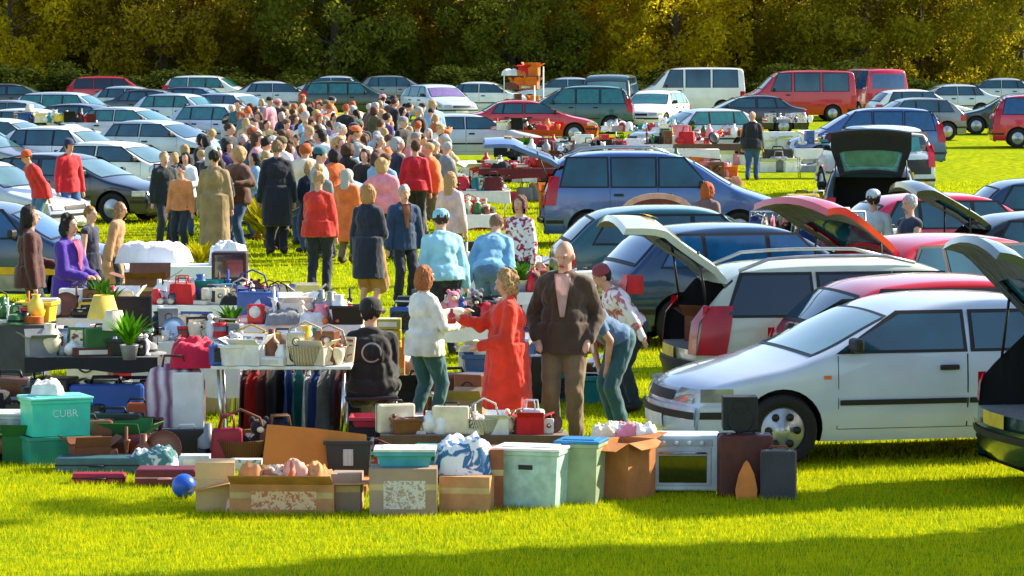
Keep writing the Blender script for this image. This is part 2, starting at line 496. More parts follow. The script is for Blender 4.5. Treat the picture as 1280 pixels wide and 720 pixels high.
# ------------------------------------------------ people
SKIN = mat('skin', (214, 160, 136), .5, 0, 'plain', .08, 9)
EYE = mat('dark_eye', (30, 22, 20), .3)
LIP = mat('lips', (165, 80, 75), .45)
SHOE = mat('shoe_leather', (38, 30, 26), .6)
def capsule(b, p0, p1, r0, r1, n=12):
    p0, p1 = Vector(p0), Vector(p1); d = p1 - p0; L = d.length
    if L < 1e-5: b.ball(p0, r0, None); return
    q = d.to_track_quat('Z', 'Y').to_matrix().to_4x4()
    pr = [(r0 * math.sin(a), -r0 * math.cos(a)) for a in (.25, .7, 1.15)] + [(r0 * .99, 0), (r1 * .99, L)] + [(r1 * math.cos(a), L + r1 * math.sin(a)) for a in (.45, .9, 1.3)]
    b.lathe(pr, None, c=p0, n=n, M=q)
def ell(b, c, r, rot=(0, 0, 0)): b.ball(c, r, None, rot, 16)
def ik(s, t, a, b_, pole):
    s, t = Vector(s), Vector(t); d = t - s; L = min(d.length, (a + b_) * .995); d.normalize(); t = s + d * L
    x = (a * a - b_ * b_ + L * L) / (2 * L); h = math.sqrt(max(0, a * a - x * x))
    p = Vector(pole); p = (p - d * p.dot(d)).normalized()
    return s + d * x + p * h, t
def remeshed(b, name, voxel, mats, disp=0.0, seed=0, smooth=4, scalez=.35, fn=None):
    o = b.build(name)
    md = o.modifiers.new('r', 'REMESH'); md.mode = 'VOXEL'; md.voxel_size = voxel; md.use_smooth_shade = True
    if smooth:
        m2 = o.modifiers.new('s', 'SMOOTH'); m2.factor = .5; m2.iterations = smooth
    dg = bpy.context.evaluated_depsgraph_get()
    me = bpy.data.meshes.new_from_object(o.evaluated_get(dg)); bpy.data.objects.remove(o)
    me.materials.clear(); me.name = name
    for m in mats: me.materials.append(m)
    if disp:
        me.update()
        ns = [v.normal.copy() for v in me.vertices]
        for v, nrm in zip(me.vertices, ns):
            p = v.co
            k = noise.noise(Vector((p.x * 13 + seed, p.y * 13, p.z * 13 * scalez))) + .4 * noise.noise(Vector((p.x * 24, p.y * 24 + seed, p.z * 16)))
            v.co = p + nrm * disp * (k + .35 * abs(noise.noise(Vector((p.x * 9 + seed, p.y * 9, p.z * 7))))) 
    for p in me.polygons:
        p.use_smooth = True; p.material_index = 0
    if fn:
        for p in me.polygons: p.material_index = fn(p.center)
    return me
def person(H=1.7, yaw=0.0, female=False, legs='stand', lean=0.0, lh=None, rh=None, head=(0, 0), hair='short', haircol=(70, 45, 30),
           top='jacket', topcol=(30, 35, 50), topkind='cloth', bottom='trousers', botcol=(35, 40, 55), shirt=None, fine=.02, skin=SKIN,
           hat=None, hatcol=(200, 30, 40), fat=1.0, seed=1, step=.0, name='person', hem=None, hands=True, shoecol=None):
    """facing -y, left side at +x; all joints in a 1.75 m body, scaled to H"""
    k = H / 1.75
    r = root(name)
    # ---- skeleton
    zp = .95; kneel = 0
    if legs == 'sit': zp = .50
    if legs == 'kneel': zp = .52
    if legs == 'crouch': zp = .42
    pel = Vector((0, 0, zp))
    A = Matrix.Rotation(R(lean), 3, 'X')      # bending forward towards -y
    def up(x, y, z): return pel + A @ Vector((x, y, z - .95))
    sh = .142 if female else .165
    SL, SR = up(sh, 0, 1.375), up(-sh, 0, 1.375)
    hx = .095
    ft = []
    for sg in (1, -1):
        hip = pel + Vector((sg * hx, 0, -.03))
        if legs in ('stand', 'walk'):
            dy = step * sg
            an = Vector((sg * .10, dy, .09)); kn, an = ik(hip, an, .44, .43, (0, -1, 0))
            toe = an + Vector((sg * .03, -.17, -.055))
        elif legs == 'sit':
            kn = hip + Vector((sg * .05, -.43, .02)); an = kn + Vector((0, .05, -.42)); toe = an + Vector((0, -.16, -.05))
        elif legs == 'kneel':
            if sg > 0: kn = hip + Vector((.06, -.38, -.02)); an = Vector((kn.x, kn.y + .06, .09)); toe = an + Vector((0, -.17, -.055))
            else: kn = hip + Vector((-.04, -.10, -.43)); an = kn + Vector((0, .42, .02)); toe = an + Vector((0, .05, -.03))
        else:
            kn = hip + Vector((sg * .10, -.36, .12)); an = Vector((kn.x, kn.y + .18, .09)); toe = an + Vector((0, -.17, -.055))
        ft.append((hip, kn, an, toe))
    def tgt(h, sg):
        if h is None: h = (sg * (sh + .10), -.05, .79)
        if h == 'pocket': h = (sg * .215, -.09, .92)
        if h == 'front': h = (sg * .08, -.30, 1.05)
        v = Vector(h)
        return up(*v) if legs in ('stand', 'walk') and lean < 25 else (up(*v))
    arms = []
    for sg, S_, h in ((1, SL, lh), (-1, SR, rh)):
        el, wr = ik(S_, tgt(h, sg), .30, .26, A @ Vector((sg * .5, .8, -.3)))
        arms.append((S_, el, wr, sg))
    HT = Matrix.Rotation(R(lean * .5 + head[0]), 3, 'X') @ Matrix.Rotation(R(head[1]), 3, 'Z')
    nk = up(0, .0, 1.45); hc = nk + (Matrix.Rotation(R(lean * .6), 3, 'X') @ Vector((0, -.02, .16)))
    def hp(x, y, z): return hc + HT @ Vector((x, y, z))
    he = HT.to_euler()
    # ---- one continuous body
    b = MB()
    ell(b, up(0, 0, 1.28), (.155 if female else .17, .105 * fat, .17), (R(lean), 0, 0))
    ell(b, up(0, -.01, 1.10), (.13 * fat, .10 * fat, .17), (R(lean), 0, 0))
    ell(b, pel + Vector((0, 0, .0)), (.16 * fat, .115 * fat, .13))
    capsule(b, up(.03, .01, 1.43), SL, .05, .055); capsule(b, up(-.03, .01, 1.43), SR, .05, .055)
    capsule(b, up(0, .01, 1.36), hp(0, .01, -.05), .062, .055)
    for hip, kn, an, toe in ft:
        capsule(b, hip, kn, .085 * fat, .055); capsule(b, kn, an, .055, .038); capsule(b, an + Vector((0, .03, -.03)), toe, .03, .022)
    ell(b, hp(0, .012, .02), (.074, .092, .108), he); ell(b, hp(0, -.02, -.045), (.055, .062, .065), he)
    capsule(b, hp(0, -.083, .012), hp(0, -.102, -.022), .010, .015, 8)          # nose
    ell(b, hp(0, -.072, .04), (.05, .022, .012), he)                             # brow
    for sg in (1, -1): ell(b, hp(sg * .078, .012, .0), (.013, .022, .034), he)   # ears
    for S_, el, wr, sg in arms:
        capsule(b, S_, el, .052, .040); capsule(b, el, wr, .040, .027)
        d = (wr - el).normalized()
        palm = wr + d * .05
        capsule(b, wr, palm + d * .02, .026, .03, 10)
        if fine < .014 and hands:
            sd = d.cross(Vector((0, 0, 1)));
            if sd.length < .1: sd = d.cross(Vector((1, 0, 0)))
            sd.normalize(); dn = d.cross(sd)
            for q, ln in zip((-1.5, -.5, .5, 1.5), (.060, .074, .07, .055)):
                f0 = palm + sd * q * .017 + d * .015; f1 = f0 + d * ln * .55; f2 = f1 + (d * .6 + dn * .5).normalized() * ln * .5
                capsule(b, f0, f1, .0085, .008, 8); capsule(b, f1, f2, .008, .0065, 8)
            capsule(b, wr + d * .02 + sd * .022, palm + sd * .052, .0105, .008, 8)
        else: ell(b, palm + d * .04, (.032, .03, .04))
    e1, e2 = hp(.032, -.082, .018), hp(-.032, -.082, .018); mo = hp(0, -.082, -.058)
    def fn(c):
        if (c - e1).length < .0115 or (c - e2).length < .0115: return 1
        if abs((c - mo).z) < .010 and (c - mo).length < .027: return 2
        return 0
    me = remeshed(b, 'body', fine, [skin, EYE, LIP], 0, 0, 2 if fine < .014 else 2, fn=fn if fine < .03 else None)
    bo = bpy.data.objects.new('body', me); C.objects.link(bo); bo.parent = r
    def child(b, nm, m, disp, sz=.35, vx=None, sm=3, parent=r):
        me = remeshed(b, nm, vx or max(fine, .011), [m], disp, seed * 3.1, sm, sz)
        o = bpy.data.objects.new(nm, me); C.objects.link(o); o.parent = parent
        return o
    # ---- top
    tm = topcol if not isinstance(topcol, tuple) else mat(top + '_cloth', topcol, .85, 0, topkind, .14, 5)
    g = .022 if top in ('jacket', 'coat', 'fleece') else .012
    hz = hem if hem is not None else {'jacket': .80, 'fleece': .82, 'coat': .42, 'shirt': .86, 'vest': .80, 'longcoat': .30}.get(top, .85)
    b = MB()
    ell(b, up(0, 0, 1.28), (.165 + g if female else .18 + g, .11 * fat + g, .18), (R(lean), 0, 0))
    ell(b, up(0, -.01, 1.10), (.145 * fat + g, .11 * fat + g, .18), (R(lean), 0, 0))
    ell(b, up(0, 0, .98), (.165 * fat + g, .12 * fat + g, .12), (R(lean), 0, 0))
    capsule(b, up(.03, .01, 1.415), SL, .055 + g, .056 + g); capsule(b, up(-.03, .01, 1.415), SR, .055 + g, .056 + g)
    n = 20
    ztop_, prof = 1.02, []
    # skirt of the garment as a closed elliptical loft down to the hem
    if legs in ('stand', 'walk') and lean < 30:
        steps = 6; rings = []
        for i in range(steps + 1):
            t = i / steps; z = 1.05 + (hz - 1.05) * t
            rx = (.166 * fat + g) + .02 * t + (-.012 * t if hz < .6 else 0); ry = (.126 * fat + g) + .02 * t + (.03 * t if hz < .6 else 0)
            c = up(0, 0, max(z, .95)) if z >= .95 else Vector((0, pel.y, z))
            rings.append([b.bm.verts.new(c + Vector((rx * math.cos(2 * math.pi * q / n), ry * math.sin(2 * math.pi * q / n), 0))) for q in range(n)])
        for a, c in zip(rings, rings[1:]):
            for q in range(n): b.bm.faces.new((a[q], a[(q + 1) % n], c[(q + 1) % n], c[q]))
        b.bm.faces.new(rings[0]); b.bm.faces.new(list(reversed(rings[-1])))
    if top != 'vest' and top != 'tee':
        for S_, el, wr, sg in arms:
            w2 = wr - (wr - el).normalized() * .015
            capsule(b, S_, el, .058 + g, .048 + g); capsule(b, el, w2, .050 + g, .038 + g * .8)
    elif top == 'tee':
        for S_, el, wr, sg in arms: capsule(b, S_, S_.lerp(el, .55), .062 + g, .058 + g)
    if top in ('jacket', 'coat', 'longcoat'):
        capsule(b, up(.05, .02, 1.44), up(-.05, .02, 1.44), .062, .062)
    tp = child(b, top if top != 'tee' else 'shirt', tm, (.019 if fine < .012 else .012) if top not in ('tee', 'shirt') else .009, .22)
    if shirt is not None:
        q = MB()
        w = .075
        def f(u, v):
            z = 1.47 - .36 * v; ww = w * (1 - v * .75)
            x = (2 * u - 1) * ww
            return up(x, -(.11 * fat + g + .022 - .055 * max(0, 1 - v * 3.0)) + abs(x) * .2, z)
        q.grid(f, 6, 10, mat('shirt_cloth', shirt, .8, 0, 'cloth'), thick=.004)
        o = q.build('shirt_front', r)
    # ---- bottom
    bmn = mat(bottom + '_cloth', botcol, .9, 0, 'cloth', .12, 6)
    b = MB(); ell(b, pel, (.168 * fat, .128 * fat, .14))
    for hip, kn, an, toe in ft:
        if bottom == 'skirt': capsule(b, hip, hip.lerp(kn, 1.2), .12, .13)
        else: capsule(b, hip, kn, .098 * fat, .078); capsule(b, kn, an + Vector((0, 0, .0)), .078, .066)
    child(b, bottom, bmn, .013, .7)
    sc = SHOE if shoecol is None else mat('shoe', shoecol, .6)
    for hip, kn, an, toe in ft:
        b = MB(); d = (toe - an); d.z = 0
        if legs == 'kneel' and toe.y > an.y: base = toe
        b.ball(an.lerp(toe, .5) + Vector((0, 0, -.006)), (.05, .14, .054), sc, (0, 0, math.atan2(d.y, d.x) + math.pi / 2), 12)
        b.ball(an + Vector((0, .02, .0)), (.047, .06, .06), sc, n=10)
        b.build('shoe', r)
    # ---- hair
    if hair != 'bald':
        hm = mat('hair', haircol, .75, 0, 'stripe', .3, 40, tuple(int(v * .55) for v in haircol))
        b = MB()
        ell(b, hp(0, .028, .04), (.088, .095, .102), he)
        if hair in ('bob', 'long', 'curly'):
            ell(b, hp(0, .05, -.03), (.098 if hair != 'curly' else .108, .075, .11), he)
            for sg in (1, -1): ell(b, hp(sg * .075, .02, -.02), (.03, .055, .10), he)
        if hair == 'long': ell(b, hp(0, .085, -.16), (.085, .05, .16), he)
        if hair == 'curly':
            rr = random.Random(seed)
            for q in range(26):
                a = rr.uniform(0, 6.28); e = rr.uniform(-.3, 1.5)
                v = Vector((math.cos(a) * math.cos(e) * .088, math.sin(a) * math.cos(e) * .09 + .035, math.sin(e) * .10 + .03))
                if v.y > -.055: ell(b, hp(*v), (.032, .032, .03))
        if hair == 'tail': ell(b, hp(0, .13, -.06), (.03, .035, .10), he)
        me = remeshed(b, 'hair', max(fine * .8, .009), [hm], .017, seed, 2, .4)
        if fine < .018:
            ns = [v.normal.copy() for v in me.vertices]
            for v, nm_ in zip(me.vertices, ns):
                q = v.co - hc; a = math.atan2(q.y, q.x)
                v.co += nm_ * (.0042 * math.sin(a * 26 + 5 * noise.noise(v.co * 14)) + .006 * noise.noise(v.co * 38))
        # open the face
        bm_ = bmesh.new(); bm_.from_mesh(me)
        inv = HT.inverted()
        dele = [v for v in bm_.verts if (lambda q: q.y < -.045 - max(0, q.z - .05) * .9 + (.0 if q.z > -.05 else .03) and q.z < .085)(inv @ (v.co - hc))]
        bmesh.ops.delete(bm_, geom=dele, context='VERTS'); bm_.to_mesh(me); bm_.free()
        o = bpy.data.objects.new('hair', me); C.objects.link(o); o.parent = r
    if hat:
        m = mat('hat_cloth', hatcol, .8, 0, 'cloth')
        b = MB()
        Hm = HT.to_4x4()
        b.lathe([(.100, .0), (.102, .04), (.088, .085), (.05, .115), (.001, .122)], m, c=hp(0, .018, .035), n=18, M=Hm, caps=False)
        if hat == 'cap': b.box(hp(0, -.12, .045), (.15, .12, .012), m, rot=(he.x - .15, he.y, he.z), bev=.005)
        if hat == 'brim': b.lathe([(.098, .0), (.17, -.01), (.172, .0), (.098, .012)], m, c=hp(0, .018, .04), n=22, M=Hm, caps=False)
        b.build('hat', r)
    r.scale = (k, k, k); r.rotation_euler[2] = R(yaw)
    r['hand_l'] = list((arms[0][2] + (arms[0][2] - arms[0][1]).normalized() * .07) * k)
    r['hand_r'] = list((arms[1][2] + (arms[1][2] - arms[1][1]).normalized() * .07) * k)
    return r
# ------------------------------------------------ sale goods and furniture
KRAFT = mat('cardboard', (188, 146, 100), .85, 0, 'card', .1, 3)
KRAFT2 = mat('pale_cardboard', (205, 172, 122), .85, 0, 'card', .1, 3)
KRAFT3 = mat('grey_cardboard', (165, 140, 118), .85, 0, 'card', .1, 3)
ORANGEC = mat('orange_cardboard', (205, 125, 50), .85, 0, 'card', .1, 3)
WHITE = mat('white_plastic', (236, 236, 232), .4)
CHROME = mat('chrome', (200, 200, 205), .2, 1)
DARKG = mat('dark_glass', (12, 18, 22), .08, 0, 'glass')
PAPER = mat('paper', (232, 228, 215), .8)
WOODM = mat('wood', (150, 95, 50), .5, 0, 'wood', col2=(110, 65, 35))
def thin(name, loc=(0, 0, 0), rz=0): return root(name, loc, rz)
def carton(w, d, h, m=KRAFT, open_=True, fill=None, tape=True, flap=38, name='cardboard_box', prints=None):
    r = root(name); t = .006
    b = MB()
    for sg in (1, -1):
        b.box((0, sg * (d / 2 - t / 2), h / 2), (w, t, h), m); b.box((sg * (w / 2 - t / 2), 0, h / 2), (t, d - 2 * t, h), m)
    b.box((0, 0, .008), (w - .02, d - .02, .008), m)
    b.build('body', r)
    if open_:
        for sg in (1, -1):
            b = MB(); L = d * .45; a = R(flap + rng.uniform(-12, 25))
            b.box((0, sg * (d / 2 + math.sin(a) * L / 2 + .004), h + math.cos(a) * L / 2), (w * .98, .005, L), m, rot=(-sg * a, 0, 0)); b.build('flap', r)
            b = MB(); L = w * .4; a = R(flap + rng.uniform(0, 40))
            b.box((sg * (w / 2 + math.sin(a) * L / 2 + .004), 0, h + math.cos(a) * L / 2), (.005, d * .98, L), m, rot=(0, sg * a, 0)); b.build('flap', r)
    else:
        b = MB(); b.box((0, -d / 4, h + .003), (w, d / 2 - .002, .005), m); b.box((0, d / 4, h + .003), (w, d / 2 - .002, .005), m); b.build('lid', r)
    if tape:
        b = MB(); b.box((0, -d / 2 - .001, h * .62), (w * .99, .002, .045), mat('packing_tape', (196, 170, 125), .25)); b.build('tape', r)
    if prints:
        b = MB(); b.box((w * .02, -d / 2 - .002, h * .45), (w * .62, .002, h * .62), prints); b.build('printed_panel', r)
    return r
def tote(w, d, h, m, lid=None, handle=True, taper=.86, clear=False):
    r = root('storage_tote'); b = MB(); t = .008
    # tapered open shell
    def wall(o_, zz): return [(-w / 2 * o_, zz), (w / 2 * o_, zz)]
    V = []
    for (k, z, ins) in ((taper, 0, 0), (1, h, 0), (1, h, t), (taper, t, t)):
        V.append([b.bm.verts.new((sx * (w / 2 * k - ins), sy * (d / 2 * k - ins), z)) for sx, sy in ((-1, -1), (1, -1), (1, 1), (-1, 1))])
    for a, c in zip(V, V[1:]):
        for q in range(4): b.bm.faces.new((a[q], a[(q + 1) % 4], c[(q + 1) % 4], c[q]))
    b.bm.faces.new(list(reversed(V[0]))); b.bm.faces.new(V[-1])
    b.mi(m)
    for k in (.25, .5, .75): pass
    b.build('body', r)
    b = MB()
    for sg in (1, -1):
        b.box((0, sg * (d / 2 + .006), h - .015), (w + .03, .014, .03), m, bev=.004); b.box((sg * (w / 2 + .006), 0, h - .015), (.014, d, .03), m, bev=.004)
    b.build('rim', r)
    if handle:
        b = MB(); b.box((0, -d / 2 * (taper + (1 - taper) * .72) - .004, h * .72), (.11, .006, .035), BLACK, bev=.002); b.build('handle', r)
    if lid:
        b = MB(); b.box((0, 0, h + .012), (w + .045, d + .045, .022), lid, bev=.008); b.box((0, 0, h + .026), (w * .8, d * .7, .012), lid, bev=.004); b.build('lid', r)
    return r
def suitcase(w, d, h, m, trim=BLACK):
    r = root('suitcase'); b = MB(); b.box((0, 0, h / 2), (w, d, h), m, bev=.02); b.build('shell', r)
    b = MB(); b.box((0, 0, h / 2), (w + .006, .012, h + .006), trim, bev=.002); b.build('seam', r)
    b = MB(); b.tube([(-.07, 0, h), (-.06, 0, h + .03), (.06, 0, h + .03), (.07, 0, h)], .009, trim); b.build('handle', r)
    for sg in (1, -1):
        b = MB(); b.box((sg * w * .3, -.012, h - .01), (.03, .02, .03), CHROME, bev=.003); b.build('latch', r)
    return r
def flatcase(w, d, h, m, trim=BLACK):
    r = root('flat_case'); b = MB(); b.box((0, 0, h * .5), (w, d, h), m, bev=.02); b.build('shell', r)
    b = MB(); b.box((0, 0, h * .52), (w + .008, d + .008, .012), trim, bev=.003); b.build('seam', r)
    b = MB(); b.tube([(-.06, -d / 2, h * .5), (-.05, -d / 2 - .03, h * .5), (.05, -d / 2 - .03, h * .5), (.06, -d / 2, h * .5)], .009, trim); b.build('handle', r)
    return r
def vase(h, m, kind=0):
    P = [[(.5, 0), (.75, .2), (.95, .45), (.6, .75), (.32, .88), (.45, 1), (.40, 1), (.28, .88)],
         [(.45, 0), (.5, .05), (.9, .5), (1, .8), (.85, 1), (.8, 1), (.9, .8)],
         [(.7, 0), (.72, .02), (.72, .6), (.3, .75), (.25, 1), (.2, 1)]][kind]
    b = MB(); b.lathe([(x * h * .38, z * h) for x, z in P], m, n=16); return b.build(['vase', 'bowl', 'bottle'][kind])
def mug(m):
    r = root('mug'); b = MB(); b.lathe([(.036, 0), (.04, .005), (.042, .095), (.037, .095), (.035, .01)], m, n=16); b.build('cup', r)
    b = MB(); b.tube([(.04, 0, .075), (.068, 0, .07), (.07, 0, .035), (.04, 0, .025)], .006, m); b.build('handle', r); return r
def teapot(m):
    r = root('teapot'); b = MB(); b.lathe([(.05, 0), (.085, .04), (.085, .08), (.05, .12), (.03, .125)], m, n=18); b.build('pot', r)
    b = MB(); b.lathe([(.032, .125), (.025, .14), (.008, .145), (.012, .158), (.001, .162)], m, n=12, caps=False); b.build('lid', r)
    b = MB(); b.tube([(-.075, 0, .05), (-.12, 0, .08), (-.14, 0, .12)], [.016, .012, .008], m); b.build('spout', r)
    b = MB(); b.tube([(.07, 0, .10), (.12, 0, .10), (.12, 0, .05), (.08, 0, .035)], .008, m); b.build('handle', r); return r
def plate(m, rim_):
    b = MB(); M = Matrix.Rotation(R(72), 4, 'X')
    b.lathe([(.001, .008), (.07, .006), (.12, .02), (.118, .014), (.07, 0), (.001, 0)], m, c=(0, 0, .115), n=24, M=M, caps=False)
    b.box((0, .045, .03), (.05, .09, .008), BLACK, rot=(R(30), 0, 0))
    return b.build('display_plate')
def book(w, d, h, m):
    b = MB(); b.box((0, 0, h / 2), (w, d, h), m, bev=.003); b.box((.003, -.003, h / 2), (w, d, h * .76), PAPER); return b.build('book')
def book_stack(cols, w=.2, d=.15):
    pass
def frame(w, h, m, pic):
    r = root('picture_frame'); b = MB(); t = .022; a = R(-12)
    for sg in (1, -1):
        b.box((sg * (w / 2 - t / 2), sg * 0, h / 2), (t, .018, h), m, bev=.004); b.box((0, 0, h / 2 + sg * (h / 2 - t / 2)), (w - 2 * t, .018, t), m, bev=.004)
    f = b.build('frame', r); b = MB(); b.box((0, .002, h / 2), (w - 2 * t, .006, h - 2 * t), pic); g = b.build('picture', r)
    for o in (f, g): o.rotation_euler[0] = a
    b = MB(); b.box((0, .05 * h / .3, h * .3), (.04, .005, h * .6), m, rot=(R(14), 0, 0)); b.build('stand', r); return r
def radio(m):
    r = root('radio'); b = MB(); b.box((0, 0, .08), (.26, .09, .16), m, bev=.015); b.build('case', r)
    b = MB(); b.box((-.05, -.046, .08), (.13, .004, .11), mat('speaker_grille', (60, 60, 62), .7, 0, 'print', .2, 90, (20, 20, 20))); b.build('grille', r)
    b = MB(); b.lathe([(.025, 0), (.025, .012)], CHROME, c=(.08, -.052, .09), n=14, M=Matrix.Rotation(R(90), 4, 'X')); b.build('dial', r)
    b = MB(); b.tube([(-.11, 0, .16), (-.10, 0, .195), (.10, 0, .195), (.11, 0, .16)], .007, CHROME); b.build('handle', r); return r
def lamp(base, shade):
    r = root('table_lamp'); b = MB(); b.lathe([(.07, 0), (.07, .012), (.02, .03), (.045, .10), (.03, .18), (.01, .21), (.008, .27)], base, n=16); b.build('base', r)
    b = MB(); b.lathe([(.125, .24), (.075, .42), (.072, .42), (.122, .24)], shade, n=20, caps=False); b.build('shade', r); return r
def toaster(m):
    r = root('toaster'); b = MB(); b.box((0, 0, .10), (.28, .16, .17), m, bev=.035); b.box((0, 0, .01), (.26, .15, .02), BLACK); b.build('case', r)
    b = MB(); b.box((0, -.03, .186), (.2, .022, .004), BLACK); b.box((0, .03, .186), (.2, .022, .004), BLACK); b.build('slot', r)
    b = MB(); b.box((-.15, 0, .13), (.03, .04, .018), BLACK, bev=.004); b.build('lever', r); return r
def kettle(m):
    r = root('kettle'); b = MB(); b.lathe([(.08, 0), (.085, .02), (.075, .15), (.055, .19), (.001, .2)], m, n=18, caps=False); b.build('jug', r)
    b = MB(); b.tube([(.05, 0, .19), (.12, 0, .185), (.12, 0, .06), (.08, 0, .04)], .012, BLACK); b.build('handle', r)
    b = MB(); b.tube([(-.06, 0, .13), (-.11, 0, .175)], [.025, .014], m); b.build('spout', r); return r
def basket(m):
    r = root('basket'); b = MB(); b.lathe([(.10, 0), (.12, .04), (.15, .13), (.16, .14), (.145, .13), (.11, .02)], m, n=18); b.build('bowl', r)
    b = MB(); b.tube([(-.15, 0, .13), (-.11, 0, .26), (0, 0, .31), (.11, 0, .26), (.15, 0, .13)], .009, m); b.build('handle', r); return r
def bag(w, h, m, m2=None):
    r = root('handbag'); b = MB(); b.box((0, 0, h / 2), (w, w * .38, h), m, bev=w * .1, taper=1.12); b.build('body', r)
    for sg in (1, -1):
        b = MB(); b.tube([(-w * .25, sg * w * .12, h * .95), (-w * .2, sg * w * .14, h * 1.35), (w * .2, sg * w * .14, h * 1.35), (w * .25, sg * w * .12, h * .95)], .008, m2 or m); b.build('handle', r)
    return r
def cloth_heap(w, d, h, m, seed=0, name='folded_clothes'):
    b = MB()
    def f(u, v):
        x = (u - .5) * 2; y = (v - .5) * 2
        rr = max(abs(x), abs(y)); k = max(0, 1 - rr ** 3.0)
        n_ = noise.noise(Vector((x * 1.5 + seed, y * 1.5, seed))); n2 = noise.noise(Vector((x * 4 + seed, y * 4, seed + 9)))
        rd = math.hypot(x, y) / 1.2
        k = max(0, 1 - (max(rr, rd)) ** 4)
        return Vector((x * w / 2 * (1 + .12 * n_), y * d / 2 * (1 + .12 * n_), max(0, h * (k ** .45) * (.85 + (.28 * n_ + .24 * n2)))))
    b.grid(f, 20, 20, m); return b.build(name)
def toy(m, m2):
    b = MB()
    b.ball((0, 0, .10), (.07, .06, .09), m); b.ball((0, -.01, .22), (.058, .055, .055), m); b.ball((0, -.06, .21), (.025, .02, .02), m2)
    for sg in (1, -1):
        b.ball((sg * .045, 0, .27), (.02, .012, .02), m); b.ball((sg * .085, -.02, .13), (.025, .025, .055), m, (0, sg * .6, 0)); b.ball((sg * .05, -.06, .03), (.03, .055, .03), m)
        b.ball((sg * .02, -.058, .235), .006, BLACK)
    return b.build('soft_toy')
def plant(m, pot, h=.3, n=26, seed=0):
    r = root('potted_plant'); b = MB(); b.lathe([(.055, 0), (.08, .12), (.085, .13), (.072, .125), (.06, .02)], pot, n=14); b.build('pot', r)
    b = MB(); rr = random.Random(seed)
    for k in range(n):
        a = rr.uniform(0, 6.28); t = rr.uniform(.25, 1.1); L = h * rr.uniform(.6, 1)
        d = Vector((math.cos(a), math.sin(a), 0)); s_ = Vector((-d.y, d.x, 0)) * h * .07
        p = [Vector((0, 0, .12)) + d * (.02 + L * math.sin(t) * q * (.5 + .5 * q)) + Vector((0, 0, L * (q - .35 * q * q * t))) for q in (0, .35, .7, 1)]
        ws = (.4, 1, .8, .05)
        vs = [(b.bm.verts.new(q - s_ * w_), b.bm.verts.new(q + s_ * w_)) for q, w_ in zip(p, ws)]
        for i in range(3): b.bm.faces.new((vs[i][0], vs[i][1], vs[i + 1][1], vs[i + 1][0]))
    b.mi(m); b.build('leaves', r); return r
def speaker(w, d, h, m):
    r = root('loudspeaker'); b = MB(); b.box((0, 0, h / 2), (w, d, h), m, bev=.008); b.build('cabinet', r)
    for z, q in ((.3, .36), (.72, .2)):
        b = MB(); b.lathe([(w * q, 0), (w * q, .006), (w * q * .8, -.004), (.002, -.02)], BLACK, c=(0, -d / 2 - .003, h * z), n=20, M=Matrix.Rotation(R(90), 4, 'X'), caps=False); b.build('cone', r)
    return r
def shoes(m):
    r = root('pair_of_shoes')
    for sg in (1, -1):
        b = MB(); b.ball((sg * .055, 0, .035), (.04, .13, .035), m, n=12); b.ball((sg * .055, .06, .06), (.036, .055, .045), m, n=10); b.build('shoe', r)
    return r
def gamebox(w, d, h, m, m2):
    b = MB(); b.box((0, 0, h / 2), (w, d, h), m, bev=.003); b.box((0, -d / 2 - .001, h * .5), (w * .7, .002, h * .5), m2); b.box((0, 0, h + .001), (w * .7, d * .6, .002), m2)
    return b.build('boxed_game')
def jar(m, lidm):
    r = root('jar'); b = MB(); b.lathe([(.045, 0), (.05, .01), (.05, .1), (.035, .12)], m, n=14); b.build('glass', r)
    b = MB(); b.lathe([(.038, .12), (.038, .14), (.001, .142)], lidm, n=14, caps=False); b.build('lid', r); return r
def clock(m):
    r = root('mantel_clock'); b = MB(); b.box((0, 0, .09), (.16, .07, .18), m, bev=.02); b.build('case', r)
    b = MB(); b.lathe([(.055, 0), (.055, .006)], PAPER, c=(0, -.036, .11), n=20, M=Matrix.Rotation(R(90), 4, 'X')); b.build('face', r); return r
def table(w, d, h=.74, top=WHITE, leg=CHROME, cloth=None, drop=.0, name='folding_table'):
    r = root(name); b = MB(); b.box((0, 0, h - .015), (w, d, .03), top, bev=.006); b.build('tabletop', r)
    for sx in (1, -1):
        for sy in (1, -1):
            b = MB(); b.tube([(sx * (w / 2 - .06), sy * (d / 2 - .05), h - .03), (sx * (w / 2 - .10), sy * (d / 2 - .05), 0)], .013, leg); b.build('leg', r)
    return r
def tablecloth(w, d, h, drop, m, seed=0):
    """cloth over the tabletop with hanging, wavy skirts"""
    b = MB(); n = 64
    per = []
    for k in range(n):
        t = k / n * 4; q = int(t); u = t - q
        c = [(-1, -1), (1, -1), (1, 1), (-1, 1), (-1, -1)]
        x = c[q][0] + (c[q + 1][0] - c[q][0]) * u; y = c[q][1] + (c[q + 1][1] - c[q][1]) * u
        per.append((x * (w / 2 + .008), y * (d / 2 + .008)))
    rings = []
    for i in range(6):
        z = h + .004 - drop * i / 5 * (1)
        row = []
        for k, (x, y) in enumerate(per):
            o = 1 + (0 if i == 0 else (.012 * i / 5) * (1 + math.sin(k * 1.9 + seed) + .6 * math.sin(k * .7 + seed * 2)))
            zz = z + (0 if i < 5 else .02 * math.sin(k * .5 + seed))
            row.append(b.bm.verts.new((x * o, y * o * (1 + .01 * i), zz)))
        rings.append(row)
    for a, c in zip(rings, rings[1:]):
        for k in range(n): b.bm.faces.new((a[k], a[(k + 1) % n], c[(k + 1) % n], c[k]))
    b.bm.faces.new(rings[0])
    b.mi(m)
    return b.build('tablecloth')
